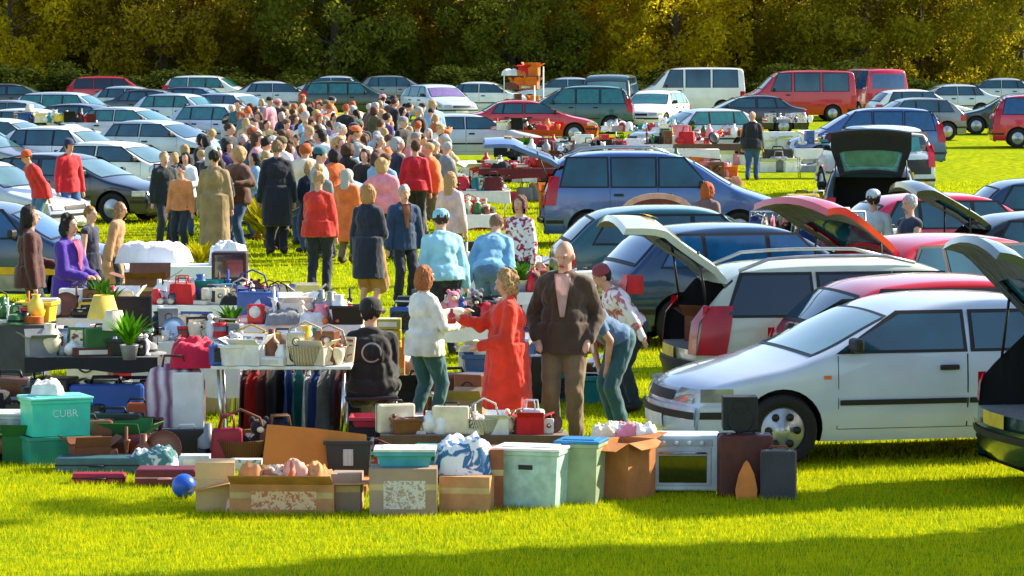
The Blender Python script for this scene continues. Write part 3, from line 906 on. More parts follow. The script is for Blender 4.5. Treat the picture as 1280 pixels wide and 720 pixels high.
def garment(w, h, m, seed=0):
    r = root('hanging_garment'); b = MB()
    def f(u, v):
        x = (u - .5) * w * (1 - .35 * max(0, 1 - v * 5)); 
        return Vector((x + .006 * math.sin(v * 9 + seed), .035 * math.sin(u * 9 + seed) * (.3 + v), -.05 - h * v))
    b.grid(f, 12, 10, m, thick=.006); b.build('cloth', r)
    b = MB(); b.tube([(-w * .33, 0, -.055), (0, 0, -.02), (w * .33, 0, -.055)], .006, CHROME, 6); b.tube([(0, 0, -.02), (0, 0, 0), (.012, 0, .012)], .003, CHROME, 6); b.build('hanger', r)
    return r
def chair(m, legm=CHROME):
    r = root('camping_chair'); b = MB(); b.box((0, 0, .42), (.46, .42, .03), m, bev=.01); b.build('seat', r)
    b = MB(); b.box((0, .22, .68), (.46, .025, .42), m, rot=(R(-8), 0, 0), bev=.01); b.build('backrest', r)
    for sx in (1, -1):
        for sy in (1, -1):
            b = MB(); b.tube([(sx * .21, sy * .19, .42), (sx * .22, sy * .22, 0)], .011, legm); b.build('leg', r)
    return r
def lettering(txt, size, m, parent, loc, rot=(90, 0, 0)):
    cu = bpy.data.curves.new('t', 'FONT'); cu.body = txt; cu.size = size; cu.extrude = .0012; cu.align_x = 'CENTER'
    o = bpy.data.objects.new('t', cu); C.objects.link(o)
    dg = bpy.context.evaluated_depsgraph_get()
    me = bpy.data.meshes.new_from_object(o.evaluated_get(dg)); bpy.data.objects.remove(o)
    me.materials.clear(); me.materials.append(m)
    q = bpy.data.objects.new('lettering', me); C.objects.link(q); q.parent = parent; q.location = loc; q.rotation_euler = [R(a) for a in rot]
    return q

def figurine(m):
    b = MB(); b.lathe([(.05, 0), (.05, .015), (.025, .03), (.045, .09), (.03, .15), (.015, .17)], m, n=12); b.ball((0, 0, .19), .026, m, n=10); b.ball((.035, -.01, .13), (.035, .012, .012), m, (0, .6, .3), n=8); return b.build('figurine')
def candlestick(m):
    b = MB(); b.lathe([(.05, 0), (.045, .012), (.012, .03), (.02, .08), (.010, .12), (.018, .18), (.028, .20), (.028, .21), (.011, .21), (.011, .30)], m, n=12); return b.build('candlestick')
def jug(m):
    r = root('jug'); b = MB(); b.lathe([(.05, 0), (.075, .05), (.07, .11), (.045, .16), (.055, .19), (.05, .19), (.04, .16)], m, n=16); b.build('body', r)
    b = MB(); b.tube([(.045, 0, .17), (.10, 0, .16), (.10, 0, .08), (.07, 0, .05)], .008, m); b.build('handle', r); return r
def platestack(m):
    b = MB(); pr = []
    for i in range(7): pr += [(.06, i * .012), (.115, i * .012 + .008), (.115, i * .012 + .011)]
    b.lathe(pr, m, n=20); return b.build('plate_stack')
def tin(m, m2):
    b = MB(); b.lathe([(.06, 0), (.06, .12)], m, n=16); b.lathe([(.063, .12), (.063, .145), (.001, .146)], m2, n=16, caps=False); b.lathe([(.0605, .03), (.0605, .08)], m2, n=16, caps=False); return b.build('tin')
def sunhat(m, m2):
    b = MB(); b.lathe([(.17, 0), (.165, .012), (.09, .02), (.085, .08), (.06, .10), (.001, .105)], m, n=20, caps=False); b.lathe([(.0905, .022), (.088, .045)], m2, n=20, caps=False); return b.build('hat')
def telephone(m):
    r = root('telephone'); b = MB(); b.box((0, 0, .045), (.17, .19, .08), m, bev=.025, taper=1.1); b.build('base', r)
    b = MB(); b.tube([(-.10, 0, .10), (-.06, 0, .115), (.06, 0, .115), (.10, 0, .10)], [.028, .014, .014, .028], m); b.build('handset', r)
    b = MB(); b.lathe([(.045, 0), (.045, .01)], PAPER, c=(0, -.06, .08), n=16, M=Matrix.Rotation(R(35), 4, 'X')); b.build('dial', r); return r
# ------------------------------------------------ ground, grass, wood
def leafmat(name, col, trans=.4, var=.35, nsc=.9, cA=None):
    m = bpy.data.materials.new(name); m.use_nodes = True; nt = m.node_tree; nt.nodes.clear(); L = nt.links.new
    out = nn(nt, 'ShaderNodeOutputMaterial'); d = nn(nt, 'ShaderNodeBsdfDiffuse'); t = nn(nt, 'ShaderNodeBsdfTranslucent'); mx = nn(nt, 'ShaderNodeMixShader')
    g = nn(nt, 'ShaderNodeNewGeometry'); tc = nn(nt, 'ShaderNodeTexCoord')
    nz = nn(nt, 'ShaderNodeTexNoise'); nz.inputs['Scale'].default_value = nsc; nz.inputs['Detail'].default_value = 5
    L(tc.outputs['Object'], nz.inputs['Vector'])
    ad = nn(nt, 'ShaderNodeMath', operation='ADD'); L(g.outputs['Random Per Island'], ad.inputs[0]); L(nz.outputs[0], ad.inputs[1])
    hsv = nn(nt, 'ShaderNodeMix', data_type='RGBA'); c = col
    hsv.inputs[6].default_value = (c[0] * (1 - var), c[1] * (1 - var), c[2] * (1 - var), 1); hsv.inputs[7].default_value = (min(1, c[0] * (1 + var)), min(1, c[1] * (1 + var * .8)), c[2], 1)
    if cA: hsv.inputs[6].default_value = (*cA, 1); hsv.inputs[7].default_value = (*col, 1)
    mr = nn(nt, 'ShaderNodeMapRange'); mr.inputs[1].default_value = .45; mr.inputs[2].default_value = 1.4
    L(ad.outputs[0], mr.inputs[0]); L(mr.outputs[0], hsv.inputs[0])
    L(hsv.outputs[2], d.inputs[0]); L(hsv.outputs[2], t.inputs[0]); mx.inputs[0].default_value = trans
    L(d.outputs[0], mx.inputs[1]); L(t.outputs[0], mx.inputs[2]); L(mx.outputs[0], out.inputs[0])
    return m
GRASSM = leafmat('grass_blade', (.68, .64, .006), .5, .38, 1.1, (.20, .34, .010))  # greener second tone puts green shadows of the turf into the blade colour
def field():
    m = bpy.data.materials.new('meadow'); m.use_nodes = True; nt = m.node_tree; nt.nodes.clear(); L = nt.links.new
    out = nn(nt, 'ShaderNodeOutputMaterial'); p = nn(nt, 'ShaderNodeBsdfPrincipled'); p.inputs['Roughness'].default_value = 1; p.inputs['Specular IOR Level'].default_value = .0
    tc = nn(nt, 'ShaderNodeTexCoord')
    def nz(s, d=5):
        n = nn(nt, 'ShaderNodeTexNoise'); n.inputs['Scale'].default_value = s; n.inputs['Detail'].default_value = d; L(tc.outputs['Object'], n.inputs['Vector']); return n
    a = nz(.35); b = nz(6); c = nz(40, 3)
    r1 = nn(nt, 'ShaderNodeMapRange'); r1.inputs[1].default_value = .35; r1.inputs[2].default_value = .65; L(a.outputs[0], r1.inputs[0])
    m1 = nn(nt, 'ShaderNodeMix', data_type='RGBA'); m1.inputs[6].default_value = (.31, .38, .010, 1); m1.inputs[7].default_value = (.42, .44, .010, 1); L(r1.outputs[0], m1.inputs[0])
    r2 = nn(nt, 'ShaderNodeMapRange'); r2.inputs[1].default_value = .40; r2.inputs[2].default_value = .66; L(b.outputs[0], r2.inputs[0])
    m2 = nn(nt, 'ShaderNodeMix', data_type='RGBA'); L(m1.outputs[2], m2.inputs[6]); m2.inputs[7].default_value = (.12, .21, .010, 1); L(r2.outputs[0], m2.inputs[0])
    L(m2.outputs[2], p.inputs['Base Color'])
    bp = nn(nt, 'ShaderNodeBump'); bp.inputs['Strength'].default_value = .8; bp.inputs['Distance'].default_value = .03; L(c.outputs[0], bp.inputs['Height']); L(bp.outputs[0], p.inputs['Normal'])
    L(p.outputs[0], out.inputs[0])
    b = MB(); 
    ys = [-60, 0, 15, 20] + [20 + k for k in range(1, 60)] + [80 + 4 * k for k in range(0, 40)] + [300, 500, 900]
    xs = [-700, -300, -120, -60] + [-50 + 5 * k for k in range(21)] + [60, 120, 300, 700]
    V = [[b.bm.verts.new((x, y, gz(x, y))) for x in xs] for y in ys]
    for i in range(len(ys) - 1):
        for j in range(len(xs) - 1): b.bm.faces.new((V[i][j], V[i][j + 1], V[i + 1][j + 1], V[i + 1][j]))
    b.mi(m)
    for f in b.bm.faces: f.smooth = True
    o = b.build('ground'); tag(o, 'bright yellow green mown grass field', None, None, 'structure')
def grass(x0, x1, y0, y1, dens, h, name, label, keep=None):
    r = np.random.default_rng(5); n = int((x1 - x0) * (y1 - y0) * dens)
    px = r.uniform(x0, x1, n); py = r.uniform(y0, y1, n)
    m_ = np.abs(px) < py * .150 + 1.0                       # only ground near the field of view
    px, py = px[m_], py[m_]; n = len(px)
    patch = .6 + .4 * np.sin(px * 1.7 + np.sin(py * 2.1)) * np.sin(py * 2.9 + px)
    hh = h * r.uniform(.5, 1.2, n) * (.75 + .35 * patch); a = r.uniform(0, 2 * np.pi, n); la = r.uniform(0, 2 * np.pi, n); ln = hh * r.uniform(.1, .7, n)
    w = r.uniform(.0022, .0042, n) * (1 + 8 * max(0, (y0 - 24)) / 60)
    z = np.where(py > 77, .0118 * (py - 77) ** 2 / (py - 71), 0)
    co = np.empty((n, 3, 3), np.float32)
    co[:, 0, 0] = px - np.cos(a) * w; co[:, 0, 1] = py - np.sin(a) * w; co[:, 0, 2] = z
    co[:, 1, 0] = px + np.cos(a) * w; co[:, 1, 1] = py + np.sin(a) * w; co[:, 1, 2] = z
    co[:, 2, 0] = px + np.cos(la) * ln; co[:, 2, 1] = py + np.sin(la) * ln; co[:, 2, 2] = z + hh
    me = bpy.data.meshes.new(name); me.vertices.add(n * 3); me.vertices.foreach_set('co', co.ravel())
    me.loops.add(n * 3); me.loops.foreach_set('vertex_index', np.arange(n * 3, dtype=np.int32))
    me.polygons.add(n); me.polygons.foreach_set('loop_start', np.arange(n, dtype=np.int32) * 3)
    me.update(calc_edges=True); me.materials.append(GRASSM)
    o = bpy.data.objects.new(name, me); C.objects.link(o); tag(o, label, 'grass', None, 'stuff'); return o
def leaf_mesh(name, clumps, per, size, m, seed):
    """clumps: (centre, radius) list; leaves spread near the shell of every clump"""
    r = np.random.default_rng(seed); P = []
    for c, rad in clumps:
        d = r.normal(size=(per, 3)); d /= np.linalg.norm(d, axis=1)[:, None]
        q = rad * (r.uniform(.25, 1, per) ** .5)[:, None] * d * np.array([1, 1, .8]); P.append(q + np.array(c))
    P = np.concatenate(P); n = len(P)
    u = r.normal(size=(n, 3)); u /= np.linalg.norm(u, axis=1)[:, None]; v = np.cross(u, r.normal(size=(n, 3))); v /= np.linalg.norm(v, axis=1)[:, None]
    s = size * r.uniform(.6, 1.3, n)[:, None]
    co = np.stack([P - u * s, P - v * s * .5, P + u * s, P + v * s * .5], 1).astype(np.float32)
    me = bpy.data.meshes.new(name); me.vertices.add(n * 4); me.vertices.foreach_set('co', co.ravel())
    me.loops.add(n * 4); me.loops.foreach_set('vertex_index', np.arange(n * 4, dtype=np.int32))
    me.polygons.add(n); me.polygons.foreach_set('loop_start', np.arange(n, dtype=np.int32) * 4)
    me.update(calc_edges=True); me.materials.append(m); return me
BARK = mat('bark', (78, 62, 46), .9, 0, 'cloth')
def tree(H, rad, low, m, seed, nclump=70, per=230, leaf=.13, name='tree'):
    r = root(name); rr = random.Random(seed); b = MB()
    lean = Vector((rr.uniform(-.4, .4), rr.uniform(-.3, .3), 0))
    tp = [Vector((0, 0, -.1)), Vector((.05, 0, H * .25)), lean * .5 + Vector((0, 0, H * .55)), lean + Vector((0, 0, H * .9))]
    b.tube(tp, [.22 * H / 9, .17 * H / 9, .10 * H / 9, .03], BARK, 10)
    cl = []
    for k in range(nclump):
        t = rr.uniform(0, 1); z = low + (H - low) * t
        w = rad * math.sin(math.pi * min(1, .18 + .78 * t)) ** .6 * rr.uniform(.15, 1) ** .6; a = rr.uniform(0, 6.28)
        cl.append(((math.cos(a) * w, math.sin(a) * w, z), rad * rr.uniform(.16, .30)))
    for c, q in cl[::4]:
        s_ = tp[1].lerp(tp[3], max(0, min(1, (c[2] - H * .35) / (H * .65)))); 
        b.tube([s_, s_.lerp(Vector(c), .6) + Vector((0, 0, .15)), Vector(c)], [.05, .03, .012], BARK, 6)
    b.build('trunk', r)
    o = bpy.data.objects.new('crown', leaf_mesh('crown', cl, per, leaf, m, seed)); C.objects.link(o); o.parent = r
    return r
def bush(w, h, m, seed, nclump=26, per=220, leaf=.11):
    rr = random.Random(seed)
    r = root('bush'); b = MB()
    cl = [((rr.uniform(-w, w) * .8, rr.uniform(-w, w) * .35, rr.uniform(.1, 1) * h), h * rr.uniform(.2, .34)) for _ in range(nclump)]
    for c, q in cl[::3]: b.tube([(c[0] * .2, 0, 0), (c[0] * .7, c[1] * .5, c[2] * .6), c], [.04, .03, .01], BARK, 5)
    b.build('stem', r)
    o = bpy.data.objects.new('foliage', leaf_mesh('foliage', cl, per, leaf, m, seed)); C.objects.link(o); o.parent = r
    return r
# ------------------------------------------------ light, camera
sc = bpy.context.scene
w = bpy.data.worlds.new("World"); sc.world = w; w.use_nodes = True
nt = w.node_tree; sk = nt.nodes.new('ShaderNodeTexSky'); sk.sky_type = 'NISHITA'; sk.sun_disc = False
sk.sun_elevation = R(SUN_EL); sk.sun_rotation = R(90 - SUN_AZ)
nt.links.new(sk.outputs[0], nt.nodes['Background'].inputs[0]); nt.nodes['Background'].inputs[1].default_value = .14
sl = bpy.data.lights.new('sun', 'SUN'); sl.energy = 5.0; sl.angle = R(.5); sl.color = (1, .88, .68)
so = bpy.data.objects.new('sun', sl); C.objects.link(so)
tosun = Vector((math.cos(R(SUN_EL)) * math.cos(R(SUN_AZ)), math.cos(R(SUN_EL)) * math.sin(R(SUN_AZ)), math.sin(R(SUN_EL))))
so.rotation_euler = tosun.to_track_quat('Z', 'Y').to_euler()
cd = bpy.data.cameras.new('camera'); cam = bpy.data.objects.new('camera', cd); C.objects.link(cam); sc.camera = cam
cam.location = (0, 0, CAMH); cam.rotation_euler = (R(90) - math.atan((360 - HZ) / F), 0, 0)
cd.sensor_width = 36; cd.lens = F / 1280 * 36; cd.clip_end = 2000
sc.view_settings.view_transform = 'Standard'; sc.view_settings.look = 'None'; sc.view_settings.exposure = 1.05; sc.view_settings.gamma = 1

# ------------------------------------------------ ground
field()
grass(-6, 6, 22.5, 30, 2300, .045, 'grass', 'short bright green grass blades in the foreground of the field')
grass(-10, 10, 30, 46, 600, .05, 'grass', 'sunlit grass blades between the stalls and cars')
grass(-16, 16, 46, 90, 110, .06, 'grass', 'sunlit grass blades along the far aisle')

# ------------------------------------------------ wood behind the field
LM = [leafmat('olive_leaves', (.34, .31, .024), .6, .35), leafmat('yellow_leaves', (.56, .46, .02), .6, .35), leafmat('green_leaves', (.20, .22, .03), .55, .35), leafmat('brown_leaves', (.36, .29, .025), .6, .35)]  # yellow set: sunlit parts of the wood put into the leaf colour
TN = ['olive green', 'sunlit-coloured yellow autumn', 'dark green', 'russet brown']
protos = [tree(9.6, 3.6, .5, LM[i], 11 + i, 150, 190, .12) for i in range(4)]
used = [False] * 4
spots = [(15, 1), (75, 0), (150, 0), (205, 3), (275, 0), (350, 3), (420, 2), (500, 0), (560, 1), (640, 2), (700, 1), (770, 1), (845, 1), (925, 0), (1000, 3), (1080, 0), (1150, 0), (1215, 3), (1275, 0)]
def adj(i): return ['leftmost', 'second from the left', 'third from the left'][i] if i < 3 else None
for i, (px, k) in enumerate(spots):
    o = protos[k] if not used[k] else copy_tree(protos[k]); used[k] = True
    p = G(px, 27.0 - (i % 3) * .6); o.location = p; o.rotation_euler[2] = rng.uniform(0, 6.2); sc_ = rng.uniform(.9, 1.1); o.scale = (sc_, sc_, sc_)
    ref = ['above the dark blue estate', 'above the red estate', 'behind the far left silver cars', 'behind the long silver car', 'behind the white estate', 'behind the left end of the crowd', 'behind the dark green estate', 'behind the purple windscreen car', 'above the silver car by the orange rack', 'behind the orange goods rack', 'behind the teal car with numbers', 'behind the dark van with the dome', 'behind the white van roof', 'between the white van and the red van', 'behind the long red van', 'behind the short red van', 'behind the blue people carrier', 'behind the open silver saloon', 'behind the pink red people carrier'][i]
    tag(o, f'{TN[k]} tree at the field edge {ref}', 'tree', 'trees along the field edge')
for i in range(15):
    k = [2, 3, 2, 0, 2][i % 5]; o = copy_tree(protos[k]); p = G(-30 + i * 96, 24.6); o.location = p; o.rotation_euler[2] = rng.uniform(0, 6.2)
    o.scale = (1.15, 1.15, 1.05)
    tag(o, f'dense {TN[k]} tree filling the second row of the wood', 'tree', 'trees of the second row')
BL = leafmat('hedge_leaves', (.055, .075, .016), .4, .5)
bps = [bush(2.4, 2.2, BL, 31), bush(2.4, 1.9, BL, 32), bush(2.2, 2.8, LM[1], 33)]  # third bush takes the yellow leaves, sunlight put into their colour
bu = [False] * 3
for i in range(20):
    k = [0, 0, 1, 0][i % 4]
    if i == 0: k = 2
    o = bps[k] if not bu[k] else copy_tree(bps[k]); bu[k] = True
    p = G(-20 + i * 70 + rng.uniform(-18, 18), 28.3 + rng.uniform(-.3, .3)); o.location = p; o.rotation_euler[2] = rng.uniform(-.4, .4); q = rng.uniform(.35, .8); o.scale = (1.3, 1, q)
    tag(o, f'{["dark green", "low dark green", "sunlit-coloured yellow"][k]} bush at the foot of the trees in the hedge line', 'bush', 'bushes of the hedge line')
# shade trees beside the field, just outside the picture
SH = leafmat('shade_tree_leaves', (.05, .08, .015), .3)
t = tree(14.5, 3.0, 4.0, SH, 51, 230, 300, .17); t.location = (12.0, 26.4, 0); tag(t, 'green tree beside the field to the right of the dark hatchback', 'tree')
t = tree(13.5, 1.1, 10.6, SH, 52, 10, 150, .09); t.location = (12.8, 34.2, 0); tag(t, 'tall slender tree to the right of the silver saloon', 'tree')

# ------------------------------------------------ cars
COL = {'silver': (186, 198, 216), 'white': (236, 238, 238), 'navy': (18, 28, 52), 'red': (190, 10, 30), 'blue': (66, 98, 160), 'dkblue': (22, 58, 92), 'green': (10, 52, 46), 'black': (20, 24, 26),
       'cream': (190, 198, 176), 'pale': (150, 185, 180), 'crimson': (205, 20, 60), 'teal': (12, 80, 90), 'grey': (120, 130, 140)}
def PA(c, rough=.28): return mat('paint_' + c, COL[c], rough, .25 if c in ('grey', 'pale', 'blue', 'dkblue') else 0, 'paint')
GCARS = 'cars parked across the car boot field'
def put(o, x, y, hd, sc_=None):
    o.location = (x, y, gz(x, y)); o.rotation_euler[2] = R(hd)
    if sc_: o.scale = sc_
A = car('saloon', PA('silver'), 2, strip=True, arch_r=.345); A.name = 'silver_saloon'
put(A, 3.34, 30.65, 193); tag(A, 'silver saloon in front, nose to the left behind the oven and suitcase', 'car', GCARS)
S_ = Shape('saloon')
for sg in (1, -1):
    b = MB(); patch_side(b, S_, 1.12, 1.19, .72, .75, sg, .008, mat('amber_lens', (225, 110, 30), .3)); b.build('indicator', A)
Bc = car('hatch', PA('red'), 2); Bc.name = 'red_hatchback'; put(Bc, 4.4, 33.35, 13, (1, 1, .97)); tag(Bc, 'red hatchback parked directly behind the front silver saloon', 'car', GCARS)
Cc = car('estate', PA('cream'), 2, open_boot=True, rails=True, gate_ang=86, gate_glass=GLASSD, lower=BLACK, glass=GLASSD); Cc.name = 'cream_estate_car'
put(Cc, 3.72, 35.1, 9, (1, 1, .97)); part(Cc, 'tailgate')[0].scale = (1.4, 1, 1.4)
tag(Cc, 'pale green estate with roof rails, tall red tail lamp and raised tailgate', 'car', GCARS)
D2 = car('hatch', PA('dkblue'), 1, glass=mat('bright_glass', (20, 80, 130), .05, 0, 'glass')); put(D2, 2.95, 42.3, 14); tag(D2, 'dark blue hatchback just behind the raised tailgate of the estate', 'car', GCARS)
D1 = car('hatch', PA('teal'), 1); put(D1, 2.45, 47.0, 4); tag(D1, 'teal hatchback with a white sticker in its side window', 'car', GCARS)
b = MB(); Sh = Shape('hatch'); patch_side(b, Sh, 2.3, 2.5, 1.02, 1.18, -1, .011, WHITE); b.build('window_sticker', D1)
E = car('mpv', PA('blue'), 1, open_boot=True, gate_ang=84, rails=True); put(E, 2.62, 63.4, 0); part(E, 'tailgate')[0].scale = (1.5, 1, 1.5)
tag(E, 'mid blue people carrier with its tailgate up beside the aisle', 'car', GCARS)
hred = car('hatch', PA('red'), 1, open_boot=True, gate_ang=74)
put(hred, 5.15, 40.0, 30); part(hred, 'tailgate')[0].scale = (1.55, 1, 1.55); tag(hred, 'red hatchback whose long raised tailgate arches over two sellers', 'car', GCARS)
J = car('hatch', PA('black'), 1, open_boot=True, gate_ang=72); put(J, 7.3, 45.4, 8); part(J, 'tailgate')[0].scale = (1.45, 1, 1.45); tag(J, 'black hatchback with raised tailgate in front of the silver people carrier', 'car', GCARS)
J2 = car('hatch', PA('black'), 1, open_boot=True, gate_ang=122, gate_glass=mat('teal_pane', (60, 120, 110), .1, 0, 'glass')); put(J2, 6.42, 64.3, 84)
tag(J2, 'black hatchback facing away with tailgate raised high and gaping dark boot', 'car', GCARS)
# dark hatchback at the right edge, boot open towards the stalls
Z = car('hatch', PA('green'), 2, open_boot=True, gate_ang=90); part(Z, 'tailgate')[0].scale = (1.3, 1, 1.3); put(Z, 5.72, 28.35, 10, (1, 1, 1)); Z.name = 'dark_hatchback'
tag(Z, 'very dark green hatchback cut by the right edge with empty open boot', 'car', GCARS)
# shared shapes for the rest
P = {}
def proto(kind, open_=False):
    k = (kind, open_)
    if k not in P:
        P[k] = car(kind, PA('silver'), 1, open_boot=open_, gate_ang=86)
        P[k]['fresh'] = 1
    return P[k]
def place(kind, col, px, roof=None, s=None, hd=0, open_=False, label='', D=None, glass=None, name=None, cat='car'):
    pr = proto(kind, open_)
    o = pr if pr.get('fresh') else copy_tree(pr)
    if pr.get('fresh'): del pr['fresh']
    if 'fresh' in o: del o['fresh']
    s = s or s_roof(roof, PROF[kind]['H']); p = G(px, s); o.location = p; o.rotation_euler[2] = R(hd)
    for q in walk(o):
        nm = q.name.split('.')[0]
        if nm in ('body', 'panel'): setmat(q, 0, PA(col))
        if nm == 'bumper': setmat(q, 0, PA(col))
        if glass and nm in ('window', 'windscreen', 'rear_window'): setmat(q, 1, glass)
    tag(o, label, cat, GCARS if cat == 'car' else 'vans parked at the back')
    return o
LG = mat('bright_glass', (20, 80, 130), .05, 0, 'glass'); TG = mat('teal_glass', (30, 110, 112), .08, 0, 'glass')
I_ = place('mpv', 'silver', 1092, s=54, hd=102, open_=False, label='silver people carrier seen from behind with dark rear door', glass=GLASSD)
b = MB(); qm = Shape('mpv'); patch_end(b, qm, -.70, .70, .56, 1.52, .004, BLACK, True, 8); patch_end(b, qm, -.46, .46, 1.08, 1.40, .02, TG, True, 8); b.build('rear_door', I_)
place('hatch', 'crimson', 1212, s=88, hd=10, label='crimson hatchback behind the raised black tailgate')
place('hatch', 'dkblue', 1352, s=79, hd=4, label='dark blue hatchback on the right edge by the crimson one')
place('hatch', 'red', 1385, s=73.5, hd=175, label='red hatchback at the right edge below the grass strip')
place('mpv', 'crimson', 1322, roof=117, hd=-4, label='crimson people carrier at the far right edge', glass=LG)
place('hatch', 'green', 1262, roof=116, hd=176, label='dark green hatchback beside the crimson people carrier')
place('saloon', 'silver', 1180, s=32, hd=190, label='small silver saloon in front of the hedge at the right')
place('mpv', 'blue', 1082, s=46, hd=182, label='blue people carrier in front of the short red van', glass=LG)
place('van', 'red', 994, s=32.5, hd=184, label='long red van with dark side windows', cat='van')
place('van', 'crimson', 1086, s=31.5, hd=104, label='short red van seen from behind beside the long red van', cat='van', glass=LG)
place('van', 'white', 860, s=31, hd=182, label='white van with high roof behind the white hatchback', cat='van')
place('hatch', 'white', 818, s=35, hd=250, label='white hatchback facing forward under the white van', glass=TG)
R1 = place('mpv', 'teal', 716, s=36, hd=180, label='teal people carrier with white number in its side window', glass=TG)
lettering('600', .34, WHITE, R1, (.25, -.80, 1.14), (79, 0, 0))
place('van', 'green', 762, s=34.5, hd=262, label='dark green van facing forward beside the teal people carrier', cat='van')
place('saloon', 'silver', 408, s=28.6, hd=176, label='silver saloon at the hedge between two estates behind the crowd')
place('hatch', 'grey', 500, s=28.8, hd=4, label='grey hatchback against the hedge left of the white saloon')
place('saloon', 'silver', 700, s=29.2, hd=182, label='silver saloon at the hedge behind the teal people carrier')
place('hatch', 'white', 1150, s=34.5, hd=12, label='white hatchback between the red vans and the small silver saloon')
place('saloon', 'navy', 930, s=36.5, hd=186, label='navy saloon between the white van and the long red van')
place('hatch', 'grey', 1130, s=38, hd=190, label='grey hatchback half hidden by the blue people carrier')
place('saloon', 'silver', 1240, s=29.5, hd=178, label='silver saloon at the hedge above the dark green hatchback')
place('saloon', 'red', 664, s=38.5, hd=4, label='red saloon behind the stalls left of the teal people carrier')
place('hatch', 'silver', 868, s=42.5, hd=198, label='silver hatchback behind the trader tables on the right', glass=TG)
place('estate', 'green', 442, s=31.5, hd=0, label='dark green estate behind the crowd', glass=TG)
M2 = place('hatch', 'silver', 548, s=32.5, hd=-62, label='silver hatchback facing forward with purple tinted windscreen', glass=TG)
for q in part(M2, 'windscreen'): setmat(q, 1, mat('purple_tint', (120, 95, 150), .1, 0, 'glass'))
place('saloon', 'white', 612, s=31, hd=-10, label='white saloon nose right next to the orange goods rack')
place('saloon', 'silver', 590, s=44, hd=8, label='silver saloon behind the right side of the crowd')
# left block
place('estate', 'red', 148, s=29.6, hd=2, label='red estate in the far left row', glass=GLASSD)
place('saloon', 'navy', 22, roof=104, hd=0, label='dark blue saloon at the far left end of the last row')
place('estate', 'white', 268, s=29.3, hd=-8, label='white estate behind the left end of the crowd')
place('saloon', 'silver', 350, roof=101, hd=4, label='silver saloon directly behind the crowd')
place('hatch', 'silver', 236, roof=116, hd=-22, label='silver hatchback with teal windows at the left edge of the crowd', glass=TG)
place('estate', 'silver', 95, roof=114, hd=-14, label='silver estate behind the cluttered roof in the left rows')
place('saloon', 'silver', 168, roof=133, hd=-20, label='long silver saloon in the middle of the left rows', glass=TG)
place('hatch', 'white', 52, roof=134, hd=-16, label='white hatchback at the left of the middle row')
place('saloon', 'silver', 205, roof=149, hd=-24, label='silver saloon pointing at the tan coated shopper', glass=GLASS)
place('hatch', 'white', 92, roof=156, hd=-20, label='white hatchback two cars behind the red jackets')
place('saloon', 'grey', -35, roof=160, hd=-20, label='grey saloon cut by the left edge')
place('saloon', 'navy', 88, s=62.5, hd=-20, label='navy saloon with bright bonnet behind the red jackets')
place('hatch', 'silver', -20, s=68, hd=-24, label='silver hatchback cut by the left edge behind the blue one')
LB = place('hatch', 'dkblue', 2, s=93, hd=-8, label='blue hatchback with yellow stripe and beige lower half', glass=LG)
b = MB(); q_ = Shape('hatch')
patch_side(b, q_, .3, 3.8, .46, .56, -1, .018, mat('yellow_band', (235, 180, 20), .4), n=14); b.build('stripe', LB)
b = MB(); patch_side(b, q_, 1.3, 2.7, .24, .455, -1, .02, mat('beige_paint', (170, 165, 145), .4), n=14); b.build('sill_panel', LB)
place('hatch', 'white', -18, roof=119, hd=-10, label='white hatchback at the left end of the second row')
place('saloon', 'silver', 172, roof=107, hd=-8, label='silver saloon directly in front of the red estate')
place('saloon', 'silver', 12, roof=147, hd=-18, label='silver saloon half cut by the left edge above the navy one')
place('hatch', 'silver', 288, roof=129, hd=-26, label='silver hatchback touching the left side of the far crowd', glass=TG)
place('hatch', 'navy', 118, s=40.5, hd=-18, label='navy hatchback between the silver estate and the long silver saloon')
place('saloon', 'grey', 30, s=38.5, hd=-12, label='grey saloon above the white hatchback in the left rows')
place('hatch', 'dkblue', 255, s=33.5, hd=-14, label='dark blue hatchback in front of the white estate')
place('saloon', 'navy', 200, s=34, hd=-10, label='navy saloon left of the dark blue hatchback in the left rows') 
place('saloon', 'white', 155, s=56, hd=-22, label='white saloon right behind the navy saloon bonnet')
place('hatch', 'silver', -30, s=50, hd=-20, label='silver hatchback barely showing at the left edge')
place('hatch', 'silver', 300, s=36, hd=-30, label='silver hatchback whose bonnet reaches into the crowd')
for k, o in list(P.items()):
    if o.get('fresh'): kill(o)

# ------------------------------------------------ people named one by one
GP = 'visitors of the car boot sale'
def at(px, s, dz=0): v = G(px, s); v.z += dz; return v
def pp(px, s, label, **k):
    o = person(**k); o.location = at(px, s); tag(o, label, 'person'); return o
pp(706, 145, 'bald man in open dark brown jacket and brown trousers, hands at his pockets', H=1.80, yaw=-8, lh='pocket', rh='pocket', hair='bald', topcol=(70, 50, 34), shirt=(235, 200, 195), botcol=(122, 98, 68), fine=.0085, head=(20, -14), fat=1.22, seed=2)
W2 = pp(634, 146, 'woman in long bright orange coat with curly hair passing an item', H=1.55, yaw=-82, female=True, top='coat', hem=.42, topcol=(238, 52, 14), hair='curly', haircol=(205, 160, 105), rh=(.05, -.46, 1.28), lh=(.12, -.28, 1.02), fine=.0085, botcol=(18, 18, 26), fat=1.42, seed=3, head=(12, 0))
W1 = pp(530, 139, 'woman with red brown hair, white top and teal jeans seen from behind', H=1.50, yaw=128, female=True, top='shirt', topcol=(238, 238, 222), hair='bob', haircol=(196, 118, 62), lh=(-.05, -.46, 1.24), rh=(-.18, -.30, 1.10), botcol=(48, 96, 108), fine=.0085, step=.07, fat=1.35, hem=.80, seed=4)
